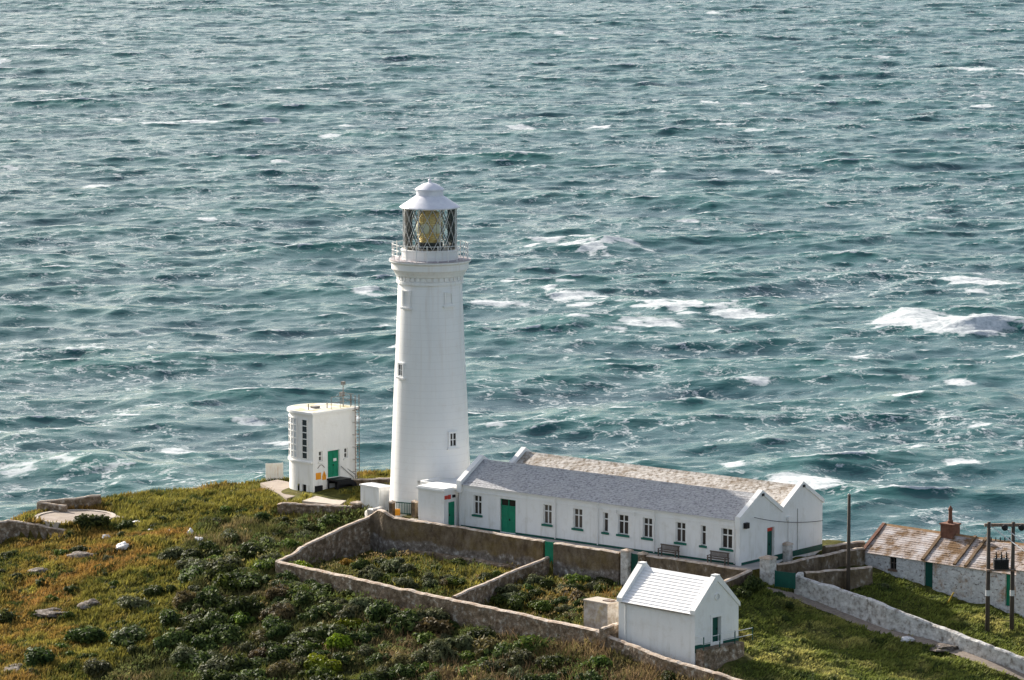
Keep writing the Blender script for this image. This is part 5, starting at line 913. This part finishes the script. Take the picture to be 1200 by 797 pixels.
def scatter(n_, poly, kinds, wr, label, group, sep=.5, avoid=None):
    xs = [p[0] for p in poly]; ys = [p[1] for p in poly]; c = 0; tries = 0
    while c < n_ and tries < n_ * 30:
        tries += 1; px, py = rnd.uniform(min(xs), max(xs)), rnd.uniform(min(ys), max(ys))
        if not inpoly(np.array([px]), np.array([py]), poly)[0]: continue
        zz = -3.0
        for _ in range(8): p = P(px, py, zz); zz = .5 * zz + .5 * gz(p[0], p[1])
        w_ = rnd.uniform(*wr)
        if abs(gz(p[0], p[1]) - zz) > .25 or inpoly(np.array([p[0]]), np.array([p[1]]), yardp)[0] or nearwall(p[0], p[1]): continue
        if any((p[0] - a) ** 2 + (p[1] - b_) ** 2 < (sep * .5 * (w_ / 14.2 + d)) ** 2 for a, b_, d in placed): continue
        k = rnd.choice(kinds)
        if px < 430 and k == 'olive' and rnd.random() < .75: k = 'dark' if 'dark' in label else k
        bush(px, py, w_, k, label[k], group[k]); c += 1
nm = dict(dark='dark green', grey='grey green', olive='dry olive brown', lime='bright yellow green', green='mid green')
scatter(150, [(225, 650), (318, 655), (345, 690), (440, 715), (540, 735), (690, 785), (740, 815), (200, 815), (205, 745)], ['dark', 'dark', 'dark', 'green', 'grey', 'grey', 'olive', 'olive'], (18, 42), {k: f"{v} bush in the dense scrub below the garden wall" for k, v in nm.items()}, {k: f"{k} bushes in the scrub below the garden wall".replace('lime', 'bright') for k in nm})
scatter(22, [(395, 655), (460, 652), (560, 668), (590, 676), (530, 697), (440, 682)], ['dark', 'green', 'grey', 'grey', 'olive'], (16, 28), {k: f"{v} shrub in the walled garden on the tower side of the dividing wall" for k, v in nm.items()}, {k: f"{k} shrubs in the tower side garden" for k in nm})
scatter(30, [(655, 668), (725, 672), (735, 690), (690, 700), (680, 728), (560, 704), (600, 688)], ['dark', 'dark', 'green', 'grey', 'olive'], (14, 28), {k: f"{v} shrub in the walled garden on the hut side of the dividing wall" for k, v in nm.items()}, {k: f"{k} shrubs in the hut side garden" for k in nm})
scatter(26, [(0, 650), (200, 640), (215, 700), (190, 760), (0, 797)], ['dark', 'green', 'green', 'grey'], (9, 18), {k: f"small {v} bush scattered on the orange heath slope" for k, v in nm.items()}, {k: f"small {k} bushes on the heath slope" for k in nm})
scatter(16, [(335, 615), (420, 608), (415, 612), (345, 645), (318, 655), (300, 630)], ['dark', 'green', 'olive', 'grey'], (12, 24), {k: f"{v} bush between the low weathered wall and the garden's left wall" for k, v in nm.items()}, {k: f"{k} bushes left of the walled garden" for k in nm})
scatter(12, [(180, 585), (300, 575), (325, 600), (300, 625), (160, 625)], ['dark', 'green'], (7, 13), {k: f"small {v} bush on the open grass near the headland skyline" for k, v in nm.items()}, {k: f"small {k} bushes near the skyline" for k in nm})

# ================================================================== GRASS AND HEATH (nobody could count it)
def tufts(name, n_, xr, yr, keep, hgt, wid, lean, blades, colmul, seed, colour=None, mound=0.0):
    r = np.random.default_rng(seed); x = r.uniform(*xr, n_); y = r.uniform(*yr, n_); z = ground(x, y); px, py = proj(np.stack([x, y, z], -1)); k = keep(x, y, px, py) & (y < edge_y(x) + .6); x, y, z, px, py = x[k], y[k], z[k], px[k], py[k]; n_ = len(x)
    base = patch_cols(x, y, px, py) if colour is None else colour(x, y); z = z + mound * np.clip(.4 + vnoise(x, y, 57, 3, .55), 0, 1.2) * r.random(n_) ** .6; out = []; cols = []
    for b_ in range(blades):
        a = r.uniform(0, 6.283, n_); h = hgt * r.uniform(.5, 1.3, n_) * (1 + .5 * vnoise(x, y, 51, 3, .5)); w_ = wid * r.uniform(.6, 1.4, n_); ox, oy = r.normal(size=(2, n_)) * wid * 1.6
        bx, by = x + ox, y + oy; dx, dy = np.cos(a) * w_, np.sin(a) * w_; lx, ly = lean[0] * h + r.normal(size=n_) * h * .45, lean[1] * h + r.normal(size=n_) * h * .45
        out.append(np.stack([np.stack([bx - dx, by - dy, z - .04], 1), np.stack([bx + dx, by + dy, z - .04], 1), np.stack([bx + dx * .5 + lx * .6, by + dy * .5 + ly * .6, z + h * .6], 1), np.stack([bx + lx, by + ly, z + h], 1)], 1))
        c = base * (r.uniform(.7, 1.55, n_) * colmul)[:, None]; cols.append(np.repeat(c, 4, 0))
    V = np.concatenate(out).reshape(-1, 3); me = raw_mesh(name, V, 4, np.arange(len(V)), M['grass'], {"tint": np.clip(np.concatenate(cols), 0.003, 1)}, False); o = bpy.data.objects.new(name, me); COL.objects.link(o); return tag(o, kind="stuff")
NOV = [[tuple(P(a, b_, z)[:2]) for a, b_ in q] for z, q in ((-.45, [(302, 566), (325, 560), (352, 564), (353, 584), (332, 587)]), (-.35, [(350, 588), (371, 578), (414, 583), (400, 594)]))] + [ribbon(PATHL, .85)]
def nov(x, y):
    k = np.zeros(x.shape, bool)
    for q in NOV: k |= inpoly(x, y, q)
    return k
open_ = lambda x, y: (~inpoly(x, y, yardp)) & (np.hypot(x, y) > 4.5) & (np.hypot(x - PADC[0] , y - PADC[1]) > 3.8) & (np.hypot(x + 9.2, y - 12) > 3.6) & ~nov(x, y)
wallpts = []
tufts("heath", 120000, (-48, 4), (-50, 22), lambda x, y, px, py: inpoly(px, py, Z_HILL) & open_(x, y) & (px > -40), .32, .075, (.25, -.1), 2, 1.85, 71)
tufts("scrub_grass", 110000, (-42, 30), (-70, 6), lambda x, y, px, py: inpoly(px, py, Z_SCRUB) & ~inpoly(x, y, garden) & open_(x, y) & (py < 850), .5, .06, (.15, -.05), 2, 1.7, 72)
Z_PATH = [(900, 686), (935, 696), (1040, 729), (1240, 805), (1240, 830), (1150, 790), (1040, 743), (980, 722), (900, 696)]
hutp = [tuple((HO + HU * a + HV * b_)[:2]) for a, b_ in ((-.3, -.3), (HLn + 1.6, -.3), (HLn + 1.6, HWd + .4), (-.3, HWd + .4))]
cotp = [tuple((CO + CU * a + CV * b_)[:2]) for a, b_ in ((-.3, -.2), (CL + 6, -.6), (CL + 6, CW + 1), (-.3, CW + 1))]
tufts("lawn_grass", 90000, (18, 62), (-66, -20), lambda x, y, px, py: inpoly(px, py, Z_LAWN) & ~nov(x, y) & ~inpoly(x, y, hutp) & ~inpoly(x, y, cotp) & ~inpoly(x, y, garden) & (px < 1260), .17, .075, (.7, -.2), 2, 1.85, 73)
tufts("garden_grass", 16000, (-14, 26), (-50, -4), lambda x, y, px, py: inpoly(x, y, garden) & ~inpoly(x, y, hutp), .35, .07, (.15, -.05), 2, 1.7, 74)

def under_col(x, y):
    t = np.clip(.5 + .8 * vnoise(x, y, 58, 3, .7), 0, 1)[:, None]; u = np.clip(vnoise(x, y, 59, 3, .25) * 1.6, 0, 1)[:, None]; c = np.array([[.026, .040, .011]]) * (1 - t) + np.array([[.085, .10, .032]]) * t; return c * (1 - u) + np.array([[.15, .115, .05]]) * u
tufts("undergrowth", 90000, (-42, 30), (-70, 6), lambda x, y, px, py: inpoly(px, py, Z_SCRUB) & ~inpoly(x, y, garden) & open_(x, y) & (py < 850) & (vnoise(x, y, 56, 3, .3) > -.25), .16, .075, (.3, -.2), 2, 1.7, 75, under_col, .75)
tufts("garden_undergrowth", 14000, (-14, 26), (-50, -4), lambda x, y, px, py: inpoly(x, y, garden) & ~inpoly(x, y, hutp) & (vnoise(x, y, 56, 3, .3) > -.05), .16, .075, (.3, -.2), 2, 1.7, 76, under_col, .6)

tufts("dry_stalks", 34000, (-16, 30), (-70, -14), lambda x, y, px, py: inpoly(px, py, Z_SCRUB) & ~inpoly(x, y, garden) & open_(x, y) & (py < 850) & (px > 440) & (vnoise(x, y, 61, 3, .28) > -.1), .85, .028, (.12, -.05), 2, 1.3, 77, lambda x, y: np.array([[.15, .105, .055]]) * (1 + .5 * vnoise(x, y, 62, 3, .6))[:, None])
